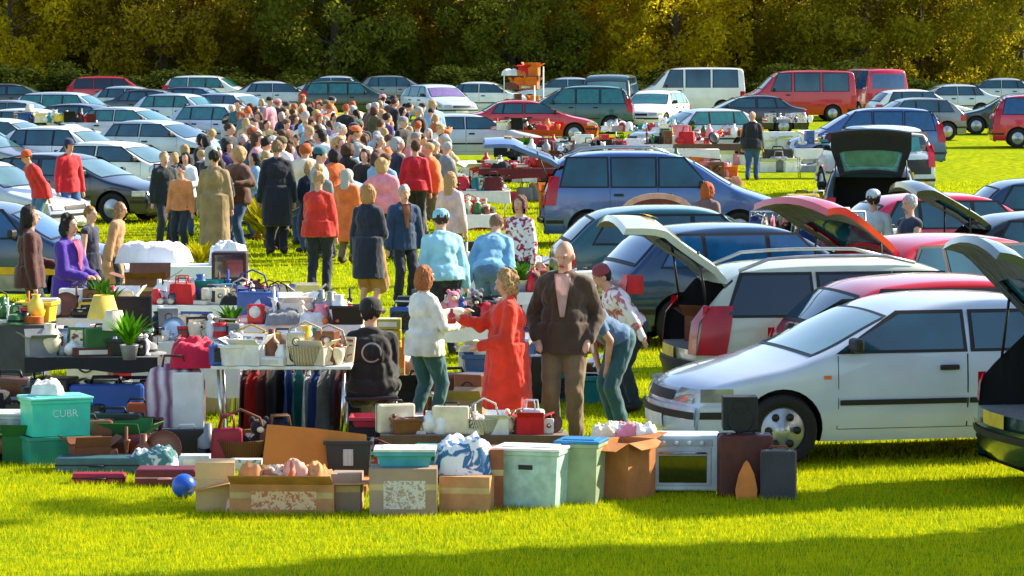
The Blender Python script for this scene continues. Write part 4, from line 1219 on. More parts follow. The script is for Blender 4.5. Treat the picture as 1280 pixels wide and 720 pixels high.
pp(792, 132, 'person in white patterned shirt and red headband stooping near the bald man', H=1.50, yaw=-75, lean=36, top='shirt', topcol=mat('white_pattern_cloth', (238, 232, 232), .8, 0, 'print', .2, 9, (190, 110, 110)), botcol=(34, 50, 60), hat='beanie', hatcol=(150, 60, 70), fine=.011, fat=1.3, seed=55, haircol=(30, 30, 34))
pp(776, 141, 'man stooping low in grey blue T-shirt and teal trousers', H=1.60, yaw=-72, lean=55, top='tee', topcol=(82, 120, 158), botcol=(44, 92, 104), hair='short', haircol=(120, 80, 60), lh=(.1, -.30, .95), rh=(-.15, -.35, .9), fine=.010, fat=1.15, seed=5)
SB = pp(463, 144, 'person seated with back to us in black jacket with grey ring emblem', H=1.72, yaw=184, legs='sit', topcol=(12, 12, 15), botcol=(16, 16, 20), hair='short', haircol=(15, 12, 12), fine=.011, lh='front', rh='front', hat='beanie', hatcol=(16, 16, 18), fat=1.5, seed=6)
b = MB(); b.lathe([(.075, 0), (.09, 0), (.09, .004), (.075, .004)], mat('grey_print', (150, 150, 155), .7), c=(0, .165, .83), n=24, M=Matrix.Rotation(R(-90), 4, 'X'), caps=False)
b.box((0, .167, .83), (.018, .004, .09), mat('grey_print', (150, 150, 155), .7)); b.build('emblem', SB)
ch = chair(BLACK); ch.location = SB.location; ch.rotation_euler[2] = R(4); tag(ch, 'black folding chair under the person with the ring emblem', 'chair')
pp(398, 89, 'woman with blond hair in orange red fleece and navy trousers from behind', H=1.72, yaw=172, female=True, top='fleece', topcol=(214, 44, 28), botcol=(18, 28, 52), hair='short', haircol=(205, 160, 110), fine=.014, step=.06, fat=1.3, lh=(.1, -.35, 1.0), seed=7, head=(15, 0))
pp(460, 97, 'woman in long navy coat and tan skirt beside the orange red fleece', H=1.70, yaw=155, female=True, top='coat', hem=.50, topcol=(16, 26, 50), bottom='skirt', botcol=(168, 120, 72), hair='bob', haircol=(206, 150, 90), fine=.014, fat=1.15, seed=8, rh='front')
pp(505, 93, 'grey haired man in blue jacket with a brown shirt front', H=1.62, yaw=20, topcol=(28, 58, 96), shirt=(170, 110, 80), hair='short', haircol=(215, 210, 205), botcol=(20, 28, 50), fine=.014, seed=9)
pp(519, 69, 'man in bright red pullover seen from behind in the crowd', H=1.78, yaw=176, top='shirt', topcol=(206, 8, 34), botcol=(25, 28, 40), hair='short', haircol=(90, 55, 35), fine=.016, fat=1.25, seed=10)
pp(563, 86, 'woman with long blond hair and pale pink cardigan', H=1.66, yaw=150, female=True, topcol=(222, 190, 190), hair='long', haircol=(215, 170, 115), fine=.016, seed=11)
pp(555, 112, 'person in pale cyan jacket and matching hat leaning forward with dark trousers', H=1.68, yaw=190, lean=22, topcol=(150, 208, 222), botcol=(20, 30, 52), hat='beanie', hatcol=(140, 205, 225), fine=.013, fat=1.2, seed=12, hem=.9)
pp(612, 109, 'person bowing deeply in a light blue jacket', H=1.66, yaw=168, lean=40, topcol=(120, 182, 220), botcol=(90, 120, 160), fine=.013, fat=1.15, seed=13, haircol=(160, 120, 90))
pp(650, 100, 'person in white and red patterned blouse behind the bald man', H=1.62, yaw=-30, female=True, top='shirt', topcol=mat('floral_cloth', (226, 226, 232), .8, 0, 'print', .2, 14, (150, 40, 60)), hair='bob', haircol=(120, 80, 60), fine=.016, seed=14)
pp(346, 75, 'tall man in long navy coat from behind near the aisle', H=1.92, yaw=186, top='coat', hem=.45, topcol=(12, 20, 40), botcol=(14, 22, 42), hair='short', haircol=(150, 120, 95), fine=.016, fat=1.2, seed=15)
pp(268, 77, 'dark haired person in long tan coat from behind', H=1.80, yaw=178, top='longcoat', hem=.25, topcol=(150, 126, 88), botcol=(110, 80, 60), hair='short', haircol=(22, 18, 18), fine=.016, fat=1.35, seed=16)
pp(85, 116, 'dark haired woman in purple jacket and pink scarf behind the left table', H=1.66, yaw=60, female=True, topcol=(72, 30, 158), botcol=(50, 40, 60), hair='curly', haircol=(28, 18, 16), fine=.012, lh='front', rh='front', shirt=(235, 130, 170), fat=1.2, seed=17)
pp(36, 112, 'person with long dark hair in maroon brown jacket at the left edge', H=1.70, yaw=100, female=True, topcol=(74, 22, 20), hair='long', haircol=(32, 18, 14), fine=.013, fat=1.15, seed=18, lh='front')
pp(112, 100, 'child with tan hair in navy waistcoat beside the purple jacket', H=1.48, yaw=70, top='vest', topcol=(24, 30, 62), hair='short', haircol=(170, 118, 62), fine=.014, seed=19)
pp(140, 95, 'small person in tan coat next to the child in navy', H=1.44, yaw=80, lean=12, top='coat', topcol=(190, 138, 100), hair='bob', haircol=(180, 130, 90), fine=.016, seed=20)
pp(52, 70, 'person in red jacket and orange cap bending between left cars', H=1.70, yaw=-60, lean=28, topcol=(214, 28, 30), botcol=(70, 110, 150), hat='cap', hatcol=(235, 90, 30), fine=.018, fat=1.2, seed=21)
pp(86, 68.5, 'person in red jacket and navy cap beside the orange cap', H=1.80, yaw=40, topcol=(208, 22, 36), botcol=(60, 100, 150), hat='cap', hatcol=(20, 36, 80), fine=.018, seed=22)
pp(205, 72, 'person with sandy hair and dark jacket left of the tan coat', H=1.66, yaw=30, topcol=(20, 34, 38), haircol=(215, 170, 110), fine=.018, seed=23)
pp(226, 75, 'person in orange brown shirt left of the tan coat', H=1.52, yaw=-20, top='shirt', topcol=(222, 140, 84), haircol=(60, 36, 24), fine=.018, seed=24)
pp(310, 50, 'tall person in grey blue jacket with ginger hair by the cars', H=1.90, yaw=178, top='coat', topcol=(92, 118, 140), botcol=(40, 90, 70), haircol=(232, 110, 50), fine=.02, fat=1.2, seed=25)
pp(940, 49.5, 'person in black jacket and blue jeans walking alone on the grass strip', H=1.74, yaw=170, topcol=(10, 18, 30), botcol=(40, 80, 140), haircol=(235, 190, 180), fine=.02, fat=1.35, step=.08, seed=26)
pp(884, 90, 'ginger haired person behind the teal hatchback', H=1.60, yaw=150, female=True, topcol=(120, 90, 90), hair='bob', haircol=(214, 100, 46), fine=.016, seed=27)
pp(1092, 99, 'person in white hooded top beneath the raised red tailgate', H=1.66, yaw=170, top='shirt', topcol=(205, 215, 225), hat='beanie', hatcol=(200, 212, 222), fine=.016, seed=28)
pp(1138, 103, 'grey haired man with dark waistcoat standing by the red car', H=1.68, yaw=-60, top='vest', topcol=(30, 40, 62), hair='short', haircol=(225, 225, 228), fine=.015, seed=29, lh='front', rh='front')
# thing handed over between the two women
o = vase(.13, mat('red_enamel', (205, 40, 40), .3), 2); hr = W2.matrix_basis @ Vector(W2['hand_r'])
bpy.context.view_layer.update()
hv = W2.matrix_world @ (Vector(W2['hand_r']) / W2.scale[0]); o.location = hv + Vector((-.03, -.01, -.05)); tag(o, 'small red bottle held out by the woman in the orange coat', 'bottle')

# ------------------------------------------------ the crowd
hc_ = {'brown': (92, 58, 36), 'dark': (28, 20, 18), 'blond': (220, 180, 120), 'grey': (205, 205, 205), 'ginger': (214, 104, 46), 'white': (240, 236, 230)}
tc_ = {'navy': (20, 30, 58), 'white': (236, 236, 236), 'black': (18, 18, 22), 'pink': (230, 150, 165), 'red': (205, 30, 36), 'light blue': (140, 180, 215), 'beige': (205, 180, 145), 'grey': (130, 134, 140), 'purple': (80, 60, 120), 'teal': (30, 100, 110), 'orange': (232, 112, 50), 'olive': (96, 92, 50), 'brown': (100, 62, 44), 'cream': (240, 225, 200)}
bc_ = {'navy': (22, 30, 52), 'black': (18, 18, 20), 'khaki': (120, 105, 80), 'jeans blue': (60, 90, 140)}
def hmt(n): return mat('hair', hc_[n], .75, 0, 'stripe', .3, 40, tuple(int(v * .55) for v in hc_[n]))
cp = [person(H=1.72, yaw=0, fine=.03, seed=61), person(H=1.60, female=True, hair='bob', fine=.03, lh='front', rh='front', seed=62), person(H=1.64, female=True, hair='long', top='coat', fine=.03, seed=63, lh='front'),
      person(H=1.78, fine=.03, step=.12, lean=8, fat=1.2, seed=64), person(H=1.70, fine=.03, lean=25, lh='front', rh='front', seed=65), person(H=1.66, female=True, hair='curly', fine=.03, seed=66, rh='front', fat=1.15),
      person(H=1.72, fine=.03, seed=67, hat='beanie'), person(H=1.15, fine=.03, seed=68, hair='bob'),
      person(H=1.70, fine=.03, seed=69, fat=1.35, top='coat', hem=.62, rh='front', head=(25, 20)), person(H=1.63, female=True, fine=.03, seed=70, hair='tail', lh=(.15, -.42, 1.32), rh=(-.1, -.40, 1.30), step=.1), person(H=1.75, fine=.03, seed=71, lh=(.30, -.30, 1.15), fat=1.15, head=(10, -35), hair='curly'), person(H=1.66, fine=.03, seed=72, lean=42, fat=1.2, lh=(.15, -.45, 1.0), rh=(-.12, -.5, 1.05))]
cu = [False] * len(cp); CB = [o.scale[0] for o in cp]; placed = []; LABELS = set()
_h = [o for o in bpy.data.objects if o.parent is None and o.name.startswith('person') and 'label' in o]
heroxy = [(o.location.x, o.location.y) for o in _h]
def crowd_bounds(s):
    T = [(34, 340, 540), (42, 290, 545), (50, 290, 560), (60, 236, 556), (68, 205, 560), (80, 205, 480)]
    for a, b_ in zip(T, T[1:]):
        if a[0] <= s <= b_[0]:
            k = (s - a[0]) / (b_[0] - a[0]); return a[1] + (b_[1] - a[1]) * k, a[2] + (b_[2] - a[2]) * k
tries = 0; r2 = random.Random(99)
tk, hk, bk = list(tc_), list(hc_), list(bc_)
tw = [10, 5, 9, 3, 4, 5, 4, 4, 3, 3, 2, 4, 6, 3]
while len(placed) < 165 and tries < 9000:
    tries += 1
    D = r2.uniform(57, 110); s = F / D; a, b_ = crowd_bounds(s); px = r2.uniform(a, b_)
    p = G(px, s)
    if any(math.hypot(p.x - q[0].x, p.y - q[0].y) < .56 for q in placed): continue
    if any(math.hypot(p.x - q[0], p.y - q[1]) < .6 for q in heroxy): continue
    blocked = False
    if any(55 < F / q[1] < 100 and q[1] > p.y - .6 and abs(px - (640 + q[0] * F / q[1])) < .50 * s and (F / q[1] > 66) for q in heroxy): continue
    i = r2.randrange(len(cp)); 
    if i == 7 and r2.random() < .5: i = 1
    o = cp[i] if not cu[i] else copy_tree(cp[i]); cu[i] = True
    o.location = p; o.rotation_euler[2] = r2.uniform(0, 6.28)
    k = CB[i]; q = r2.uniform(.93, 1.05); wd = r2.uniform(1, 1.3); o.scale = (k * q * wd, k * q * wd, k * q)
    t_ = r2.choices(tk, tw)[0]; h_ = r2.choice(hk); b2 = r2.choice(bk)
    if h_ == 'white' and r2.random() < .7: h_ = 'brown'
    for c in o.children:
        nm = c.name.split('.')[0]
        if nm in ('jacket', 'coat'): setmat(c, 0, mat('jacket_cloth', tc_[t_], .85, 0, 'cloth', .14, 5))
        elif nm == 'trousers': setmat(c, 0, mat('trousers_cloth', bc_[b2], .9, 0, 'cloth', .12, 6))
        elif nm == 'hair': setmat(c, 0, hmt(h_))
        elif nm == 'hat': setmat(c, 0, mat('hat_cloth', tc_[r2.choice(tk)], .8, 0, 'cloth'))
    placed.append((p, o, t_, h_, b2, 'coat' if i in (2, 8) else 'jacket', i))
for p, o, t_, h_, b2, g_, i in placed:
    nb = sorted(placed, key=lambda q: (q[0] - p).length)[1:5]
    who = 'child' if i == 7 else 'shopper'
    hat_ = ' and hat' if i == 6 else ''
    base = f'{who} in {t_} {g_}{hat_}' if i == 6 else f'{h_} haired {who} in {t_} {g_}'
    for q in nb:
        L_ = f'{base} near {q[3]} haired one in {q[2]} in crowd'
        if L_ not in LABELS: break
    if L_ in LABELS:
        L_ = f'{base} with {b2} trousers, behind {nb[0][3]} haired one in {nb[0][2]}'
    LABELS.add(L_); tag(o, L_, 'person', 'shoppers crowding the aisle')
for o, u in zip(cp, cu):
    if not u: kill(o)

# ------------------------------------------------ goods
cc = {'white': (238, 238, 234), 'black': (20, 20, 22), 'brown': (120, 70, 40), 'cream': (235, 220, 190), 'red': (205, 30, 36), 'pink': (232, 140, 160), 'teal': (30, 130, 130), 'blue': (50, 90, 170), 'grey': (135, 138, 142), 'green': (40, 105, 50), 'orange': (228, 120, 40), 'yellow': (235, 200, 60), 'maroon': (92, 22, 30), 'silver': (200, 202, 206)}
def ccm(n): return mat(n + '_ware', cc[n], .35 if n != 'silver' else .25, 1.0 if n == 'silver' else 0, 'plain', .1, 8)
def ccc(n): return mat(n + '_textile', cc[n], .85, 0, 'cloth', .12, 8)
LEAF = leafmat('pot_plant_leaves', (.05, .16, .015), .35)
PIC = lambda n: mat('picture_print', cc[n], .5, 0, 'print', .2, 16, cc['brown'])
KIND = {
 'vase': lambda c: vase(.26, ccm(c), 0), 'bowl': lambda c: vase(.15, ccm(c), 1), 'bottle': lambda c: vase(.27, ccm(c), 2), 'mug': lambda c: mug(ccm(c)), 'teapot': lambda c: teapot(ccm(c)),
 'display plate': lambda c: plate(ccm(c), None), 'book': lambda c: book(.20, .15, .045, ccm(c)), 'picture frame': lambda c: frame(.26, .22, ccm(c), PIC('cream')), 'radio': lambda c: radio(ccm(c)),
 'table lamp': lambda c: lamp(ccm(c), ccc('cream')), 'toaster': lambda c: toaster(ccm(c)), 'kettle': lambda c: kettle(ccm(c)), 'basket': lambda c: basket(mat('wicker', cc[c], .8, 0, 'stripe', .2, 30, (70, 45, 25))),
 'handbag': lambda c: bag(.26, .22, ccc(c)), 'folded cloth': lambda c: cloth_heap(.34, .26, .13, ccc(c), len(c)), 'soft toy': lambda c: toy(ccc(c), ccc('cream')), 'boxed game': lambda c: gamebox(.30, .2, .065, ccm(c), PAPER),
 'jar': lambda c: jar(DARKG, ccm(c)), 'clock': lambda c: clock(ccm(c)), 'small carton': lambda c: carton(.26, .2, .17, mat(c + '_card', cc[c], .8, 0, 'card'), tape=False), 'storage tub': lambda c: tote(.3, .22, .17, ccm(c), None, False),
 'pair of shoes': lambda c: shoes(ccm(c)), 'pot plant': lambda c: plant(LEAF, ccm(c), .3), 'speaker': lambda c: speaker(.17, .16, .27, ccm(c)), 'figurine': lambda c: figurine(ccm(c)), 'candlestick': lambda c: candlestick(ccm(c)), 'jug': lambda c: jug(ccm(c)), 'stack of plates': lambda c: platestack(ccm(c)), 'tin': lambda c: tin(ccm(c), ccm('red')), 'hat': lambda c: sunhat(ccc(c), ccc('black')), 'telephone': lambda c: telephone(ccm(c)), 'small suitcase': lambda c: suitcase(.36, .13, .27, ccm(c)),
}
KW = {'figurine': 6, 'candlestick': 4, 'jug': 4, 'stack of plates': 2, 'tin': 4, 'hat': 2, 'telephone': 2, 'vase': 3, 'bowl': 3, 'bottle': 4, 'mug': 5, 'teapot': 2, 'display plate': 4, 'book': 4, 'picture frame': 4, 'radio': 2, 'table lamp': .25, 'toaster': 1, 'kettle': 1, 'basket': 2, 'handbag': 1.5, 'folded cloth': 3, 'soft toy': 1.5, 'boxed game': 4, 'jar': 3, 'clock': 2, 'small carton': 4, 'storage tub': 2, 'pair of shoes': 2, 'pot plant': 1, 'speaker': 1, 'small suitcase': 1}
PALM = dict(white=9, cream=6, black=5, brown=5, pink=2, red=3, teal=2, blue=2, grey=2, silver=3, maroon=2, orange=1, yellow=1, green=1)
PRO = {}; r3 = random.Random(5); ALLN = {}
def item(kind, col):
    k = (kind, col)
    if k not in PRO:
        o = KIND[kind](col)
        if o.type == 'MESH' and o.name.split('.')[0] == 'book': pass
        PRO[k] = o; return o
    return copy_tree(PRO[k])
def clutter(cx, cy, w, d, h, where, rows, pal=PALM, kw=KW, rz=0, dens=.15, scl=1.0, group=None):
    its = []; cols = list(pal); cwt = list(pal.values()); kk = list(kw); kwt = list(kw.values())
    n = max(2, int(w / dens))
    for r_ in range(rows):
        for q in range(n):
            k = r3.choices(kk, kwt)[0]; c = r3.choices(cols, cwt)[0]
            o = item(k, c)
            u = (q + .5) / n - .5 + r3.uniform(-.12, .12) / n; v = ((r_ + .5) / rows - .5)
            lx, ly = u * (w - .14), v * (d - .12)
            x = cx + lx * math.cos(rz) - ly * math.sin(rz); y = cy + lx * math.sin(rz) + ly * math.cos(rz)
            o.location = (x, y, h + gz(x, y)); o.rotation_euler[2] = rz + r3.uniform(-.5, .5)
            s_ = scl * r3.uniform(.85, 1.2); o.scale = (s_, s_, s_)
            its.append((o, k, c, r_, q))
    for i, (o, k, c, r_, q) in enumerate(its):
        end = 'left end' if q < n / 3 else ('right end' if q > n * .66 else 'middle')
        rw = 'front' if r_ == 0 else 'rear'
        nb = [t for t in its if t[3] == r_ and abs(t[4] - q) == 1] + [t for t in its if abs(t[3] - r_) == 1 and t[4] == q]
        for t in nb:
            L_ = f'{c} {k} by a {t[2]} {t[1]}, {where}'
            if L_ not in LABELS: break
        if L_ in LABELS or len(L_.split()) > 16:
            L_ = f'{c} {k} in the {rw} row at the {end}, {where}'
        if L_ in LABELS: L_ = f'{c} {k}, item {q} of the {rw} row {where}'.replace(', item', ' at place')
        L_ = ' '.join(L_.split()[:16])
        LABELS.add(L_); tag(o, L_, k.split()[-1] if k not in ('display plate',) else 'plate', group or ('goods ' + where))
    return its
def tbl(px, s, w, d, label, cloth=None, drop=.45, h=.74, rz=0, top=WHITE, cat='table'):
    p = G(px, s); p.y += d / 2
    t = table(w, d, h, top); t.location = p; t.rotation_euler[2] = R(rz); tag(t, label, 'table', 'sale tables')
    if cloth is not None:
        c = tablecloth(w, d, h, drop, cloth, px * .1); c.location = p; c.rotation_euler[2] = R(rz); tag(c, 'cloth spread over the ' + label, 'tablecloth', 'tablecloths')
    return p
WC = mat('white_tablecloth', (238, 236, 236), .85, 0, 'cloth', .06, 4); BCl = mat('black_tablecloth', (24, 24, 27), .9, 0, 'cloth'); GYC = mat('grey_cloth', (70, 70, 74), .9, 0, 'cloth')
BRC = mat('brown_cloth', (105, 76, 52), .9, 0, 'cloth')
H_ = .745
# big stalls on the left
p = tbl(350, 147, 1.20, .6, 'white table with thin legs beside the seated person in black'); clutter(p.x, p.y, 1.2, .6, H_, 'on the white table', 5, dens=.10)
p = tbl(112, 143, 1.15, .7, 'dark covered table behind the mint crates', BCl, .12); clutter(p.x, p.y - .12, 1.05, .5, 0, 'beneath the dark covered table', 2, pal=dict(black=6, grey=3, blue=2, maroon=2, teal=1, silver=2), kw={'small carton': 4, 'small suitcase': 4, 'storage tub': 3, 'radio': 3, 'speaker': 3}, dens=.25, scl=1.75)
clutter(p.x, p.y, 1.15, .7, H_, 'on the dark covered table', 3, pal=dict(black=6, grey=4, white=3, maroon=2, green=3, cream=2, silver=2), dens=.10)
p = tbl(-5, 128, .9, .6, 'table at the left edge', GYC, .5); clutter(p.x, p.y, .9, .6, H_, 'on the left edge table', 3, pal=dict(green=4, black=3, orange=3, yellow=2, white=2), dens=.10)
p = tbl(232, 136, 1.0, .7, 'white clothed table right of the black frame', WC, .5); clutter(p.x, p.y, 1.0, .7, H_, 'on the white cloth by the frame', 3, dens=.10)
p = tbl(376, 128, 1.15, .7, 'table of white crockery in the middle stall', WC, .5); clutter(p.x, p.y, 1.15, .7, H_, 'on the crockery table', 5, dens=.10)
p = tbl(100, 125, .95, .6, 'white table in front of the purple jacket', WC, .3); clutter(p.x, p.y, .95, .6, H_, 'in front of the purple jacket', 3, dens=.10)
p = tbl(252, 119, 1.25, .7, 'white clothed table further back behind the crimson cushion', WC, .4); clutter(p.x, p.y, 1.25, .7, H_, 'on the table behind the cushion', 3, dens=.10)
p = tbl(345, 110, .9, .6, 'low white table by the grass patch', WC, .3, h=.5); clutter(p.x, p.y, .9, .6, .505, 'on the low white table', 3, dens=.10)
p = tbl(236, 101, 1.35, .7, 'table draped in a smooth white sheet', mat('smooth_sheet', (232, 238, 242), .6, 0, 'cloth', .04, 2), .42)
clutter(G(240, 106).x, G(240, 106).y, 1.2, .4, 0, 'under the sheeted table', 2, pal=dict(brown=4, black=4, green=2, grey=2, cream=2), dens=.15, scl=1.4)
b = cloth_heap(.95, .5, .28, mat('white_duvet', (236, 236, 240), .9, 0, 'cloth', .05, 4), 3, 'duvet'); b.location = G(190, 99); b.location.z = H_; tag(b, 'white duvet heaped high on the sheeted table', 'duvet')
b = cloth_heap(.5, .4, .3, mat('white_linen', (240, 240, 240), .9, 0, 'cloth', .05, 4), 7, 'linen'); b.location = G(285, 100); b.location.z = H_; tag(b, 'white linen piled on the right of the sheeted table', 'linen')
o = carton(.5, .4, .32, mat('brown_box', (128, 84, 62), .8, 0, 'card')); o.location = G(184, 106); o.location.z = .42; tag(o, 'brown carton left of the sheeted table legs', 'box')
tb = table(.7, .5, .41, BRC); tb.location = G(184, 106); tag(tb, 'small brown stand holding the brown carton', 'table')
o = frame(.37, .46, BLACK, mat('dark_canvas', (30, 18, 20), .7, 0, 'print', .2, 8, (14, 10, 12))); o.location = G(163, 139); o.location.z = .76; o.rotation_euler[2] = .1; tag(o, 'large dark framed picture on the dark table', 'picture')
o = lamp(ccm('white'), mat('yellow_shade', (240, 205, 90), .7)); o.location = G(128, 140); o.location.z = .76; o.scale = (1.2, 1.2, 1.15); tag(o, 'white table lamp with yellow shade', 'lamp')
o = plant(leafmat('bright_plant', (.09, .30, .01), .4), ccm('grey'), .36, 40, 3); o.location = G(160, 145); o.location.z = .76; tag(o, 'bright green spiky pot plant in front of the dark picture', 'plant')
for i, (px, s) in enumerate([(322, 70), (334, 72), (250, 82), (240, 110)]):
    o = plant(leafmat('yellow_plant', (.40, .36, .01), .4), ccm('brown'), .9 if i < 2 else .5, 60, i); o.location = G(px, s); tag(o, ['tall yellow flowering plant beside the navy coat', 'second yellow plant touching the navy coat', 'yellow green plant beside the tan coat', 'yellow green plant under the sheeted table'][i], 'plant')
# clothes and towels hung under the white table
cols = ['maroon', 'red', 'maroon', 'black', 'blue', 'teal', 'white', 'blue', 'grey']
rail = root('clothes_rail'); rail.location = G(372, 141.5); tag(rail, 'low clothes rail of maroon and blue garments under the white table', 'clothes rail')
b = MB(); b.tube([(-.52, 0, .66), (.52, 0, .66)], .012, CHROME); b.build('rail', rail)
for sg in (1, -1):
    b = MB(); b.tube([(sg * .52, 0, .66), (sg * .52, 0, 0)], .012, WHITE); b.tube([(sg * .52, -.2, .012), (sg * .52, .2, .012)], .012, WHITE); b.build('post', rail)
for i in range(11):
    c = cols[i % 9]; g = garment(.36, .52, ccc(c), i); g.location = rail.location + Vector((-.46 + i * .092, 0, .655)); g.rotation_euler[2] = R(70 + rng.uniform(-15, 15))
    tag(g, f'{c} garment, number of the row hanging {"left" if i < 4 else ("in the middle" if i < 8 else "right")} on the low rail'.replace(', number of the row', ''), 'garment', 'garments on the low rail')
# stalls behind, right of the crowd and by the cars
for (px, s, w_, wh, pal, cl) in [(597, 66, 1.2, 'beside the blue people carrier', dict(red=4, white=4, teal=2, maroon=3, black=2), WC), (585, 77, .9, 'right of the blond cardigan', PALM, WC), (655, 56, 2.0, 'behind the raised blue tailgate', dict(white=4, red=4, maroon=3, black=3, grey=2), mat('maroon_cloth', (110, 25, 32), .9, 0, 'cloth')),
                             (735, 50, 2.0, 'in front of the teal people carrier', dict(red=5, white=3, green=2, black=2, pink=2, orange=2), mat('maroon_cloth', (110, 25, 32), .9, 0, 'cloth')), (800, 45.5, 2.2, 'in front of the white hatchback', dict(teal=2, white=5, silver=3, red=2), WC), (800, 55, 2.0, 'above the blue people carrier roof', dict(orange=4, red=4, white=3, blue=2, green=2, brown=3), WC),
                             (895, 47, 2.2, 'left of the lone walker', dict(red=4, orange=3, pink=3, green=2, white=3), BRC), (985, 43, 1.6, 'right of the lone walker', dict(white=6, silver=3, grey=3, teal=2), WC), (660, 45, 2.0, 'under the orange rack', dict(red=4, white=3, orange=2, black=3), mat('red_cloth', (180, 30, 45), .9, 0, 'cloth')),
                             (1080, 84, 1.6, 'beneath the red tailgate', dict(red=3, white=3, brown=3, black=2, teal=2), BRC), (1000, 98, 1.2, 'behind the estate roof rails', dict(black=3, white=2, blue=3, pink=2, brown=2), GYC), (610, 106, .8, 'between the orange coat and the jeans', PALM, WC),
                             (68, 43, 2.4, 'among the left car roofs', PALM, WC), (230, 60, 1.6, 'left of the grey blue jacket', PALM, WC), (430, 68, 1.8, 'inside the crowd', PALM, WC), (400, 52, 2.0, 'deep inside the crowd', PALM, WC)]:
    p = tbl(px, s, w_, .7, 'trestle table ' + wh, cl, .22); clutter(p.x, p.y - .2, w_, .3, p.z, 'under the table ' + wh, 1, pal=pal, kw={'small carton': 4, 'storage tub': 3, 'small suitcase': 2, 'handbag': 2, 'folded cloth': 2}, dens=.34, scl=1.5); clutter(p.x, p.y, w_, .7, H_ + p.z, 'on the table ' + wh, 3 if s > 60 else 2, pal=pal, dens=.16, scl=1.15)
p = tbl(690, 113, .9, .5, 'table of goods between the bald man and the dark blue hatchback', WC, .15); clutter(p.x, p.y, .9, .5, H_, 'behind the shoulder of the bald man', 3, dens=.12)
p = tbl(592, 121, .8, .5, 'small table behind the two women', WC, .2, h=.62); clutter(p.x, p.y, .8, .5, .625, 'on the small table behind the women', 3, dens=.10)
# boxes around the small table
def ground_box(px, py, d, fn, label, cat='box', rz=0, dz=0, group=None):
    s = (py - 60) / 3.45; p = G(px, s); p.y += d / 2; o = fn(); o.location = (p.x, p.y, p.z + dz); o.rotation_euler[2] = R(rz); tag(o, label, cat, group); return o
ground_box(583, 536, .3, lambda: carton(.34, .3, .26, KRAFT3), 'brown carton under the small table', rz=-10)
ground_box(487, 500, .3, lambda: carton(.28, .26, .46, ORANGEC), 'tall orange carton beside the black seated person')
for i, (c, z) in enumerate([('yellow', 0.47), ('yellow', .58), ('olive', .69)]):
    o = gamebox(.26, .22, .10, mat('box_' + c + str(i), [(205, 190, 50), (190, 170, 40), (170, 165, 60)][i], .6), PAPER); o.location = G(484, 127.5) + Vector((0, .1, z)); tag(o, ['lowest yellow box of the stack on the orange carton', 'middle yellow box of the stack on the orange carton', 'topmost olive yellow box of the stack'][i], 'box', 'stacked yellow boxes')
# ------------------------------------------------ foreground goods
ground_box(265, 642, .3, lambda: carton(.29, .3, .36, KRAFT2, open_=False), 'plain pale cardboard box, leftmost of the front row', rz=4)
NP = mat('newsprint', (225, 190, 150), .8, 0, 'print', .2, 34, (190, 120, 80))
ground_box(352, 645, .45, lambda: carton(.78, .42, .22, mat('tan_card', (196, 140, 88), .85, 0, 'card'), prints=NP, flap=70), 'low wide cardboard box stuffed with crumpled newspaper', rz=-3)
for i in range(9):
    m = [mat('newspaper', (228, 205, 180), .8, 0, 'print', .2, 14, (150, 110, 90)), mat('brown_paper', (205, 150, 95), .85, 0, 'card'), mat('pink_paper', (222, 170, 150), .8, 0, 'print', .2, 10, (190, 100, 60))][i % 3]
    o = cloth_heap(.22, .2, .13, m, i * 1.7, 'crumpled_paper'); p = G(300 + i * 13.5, 168 - (i % 2) * 1.5); o.location = p + Vector((0, .12 - .02 * (i % 3), .15 + .015 * (i % 3))) if i % 2 else p + Vector((0, -.04, 0)); o.rotation_euler[2] = i; o.scale = (1, 1, 1.2)
    tag(o, ('crumpled paper spilling onto the grass from the wide box' if i % 2 == 0 else 'crumpled paper sticking out of the wide box'), 'paper', 'paper on the grass' if i % 2 == 0 else 'paper in the wide box')
def sheet():
    r = root('cardboard_sheet'); b = MB(); b.prism([(-.43, 0), (.43, 0), (.40, .36), (-.02, .41), (-.38, .44)], .008, ORANGEC, M=Matrix.Rotation(R(-12), 4, 'X')); b.build('panel', r)
    b = MB(); b.box((0, .02, .02), (.86, .12, .008), ORANGEC); b.build('fold', r); return r
ground_box(392, 612, .05, sheet, 'large plain orange cardboard flap standing behind the newspaper box', 'cardboard', dz=.06)
o = carton(.8, .3, .06, ORANGEC, open_=False, tape=False); o.location = G(392, (620 - 60) / 3.45) + Vector((0, .1, 0)); tag(o, 'flattened cardboard box lying under the orange flap', 'cardboard')
def bin_():
    o = tote(.36, .28, .30, mat('charcoal_plastic', (34, 46, 50), .5), None, False); b = MB(); b.box((.0, -.143, .17), (.08, .004, .13), mat('label_paper', (220, 222, 220), .6, 0, 'stripe', .2, 30, (120, 120, 120))); b.build('label', o); return o
ground_box(434, 612, .3, bin_, 'charcoal plastic bin with a white paper label', 'bin', dz=.07)
bx = carton(.34, .3, .065, KRAFT3, open_=False, tape=False); bx.location = G(434, 160) + Vector((0, .16, 0)); tag(bx, 'thin carton under the charcoal bin', 'box')
ground_box(432, 643, .28, lambda: carton(.22, .26, .28, KRAFT3, open_=False), 'narrow brown carton left of the carton with a faded shipping print', rz=-3)
SP = mat('faded_shipping_print', (206, 200, 192), .8, 0, 'print', .2, 48, (165, 142, 122))
ground_box(503, 647, .34, lambda: carton(.50, .34, .34, KRAFT3, open_=False, prints=SP), 'big grey brown carton with white faded shipping print')
ground_box(505, 645, .3, lambda: tote(.42, .28, .11, mat('aqua_plastic', (70, 170, 180), .4), WHITE, False), 'shallow aqua tray with white lid on the printed carton', 'tray', dz=.35)
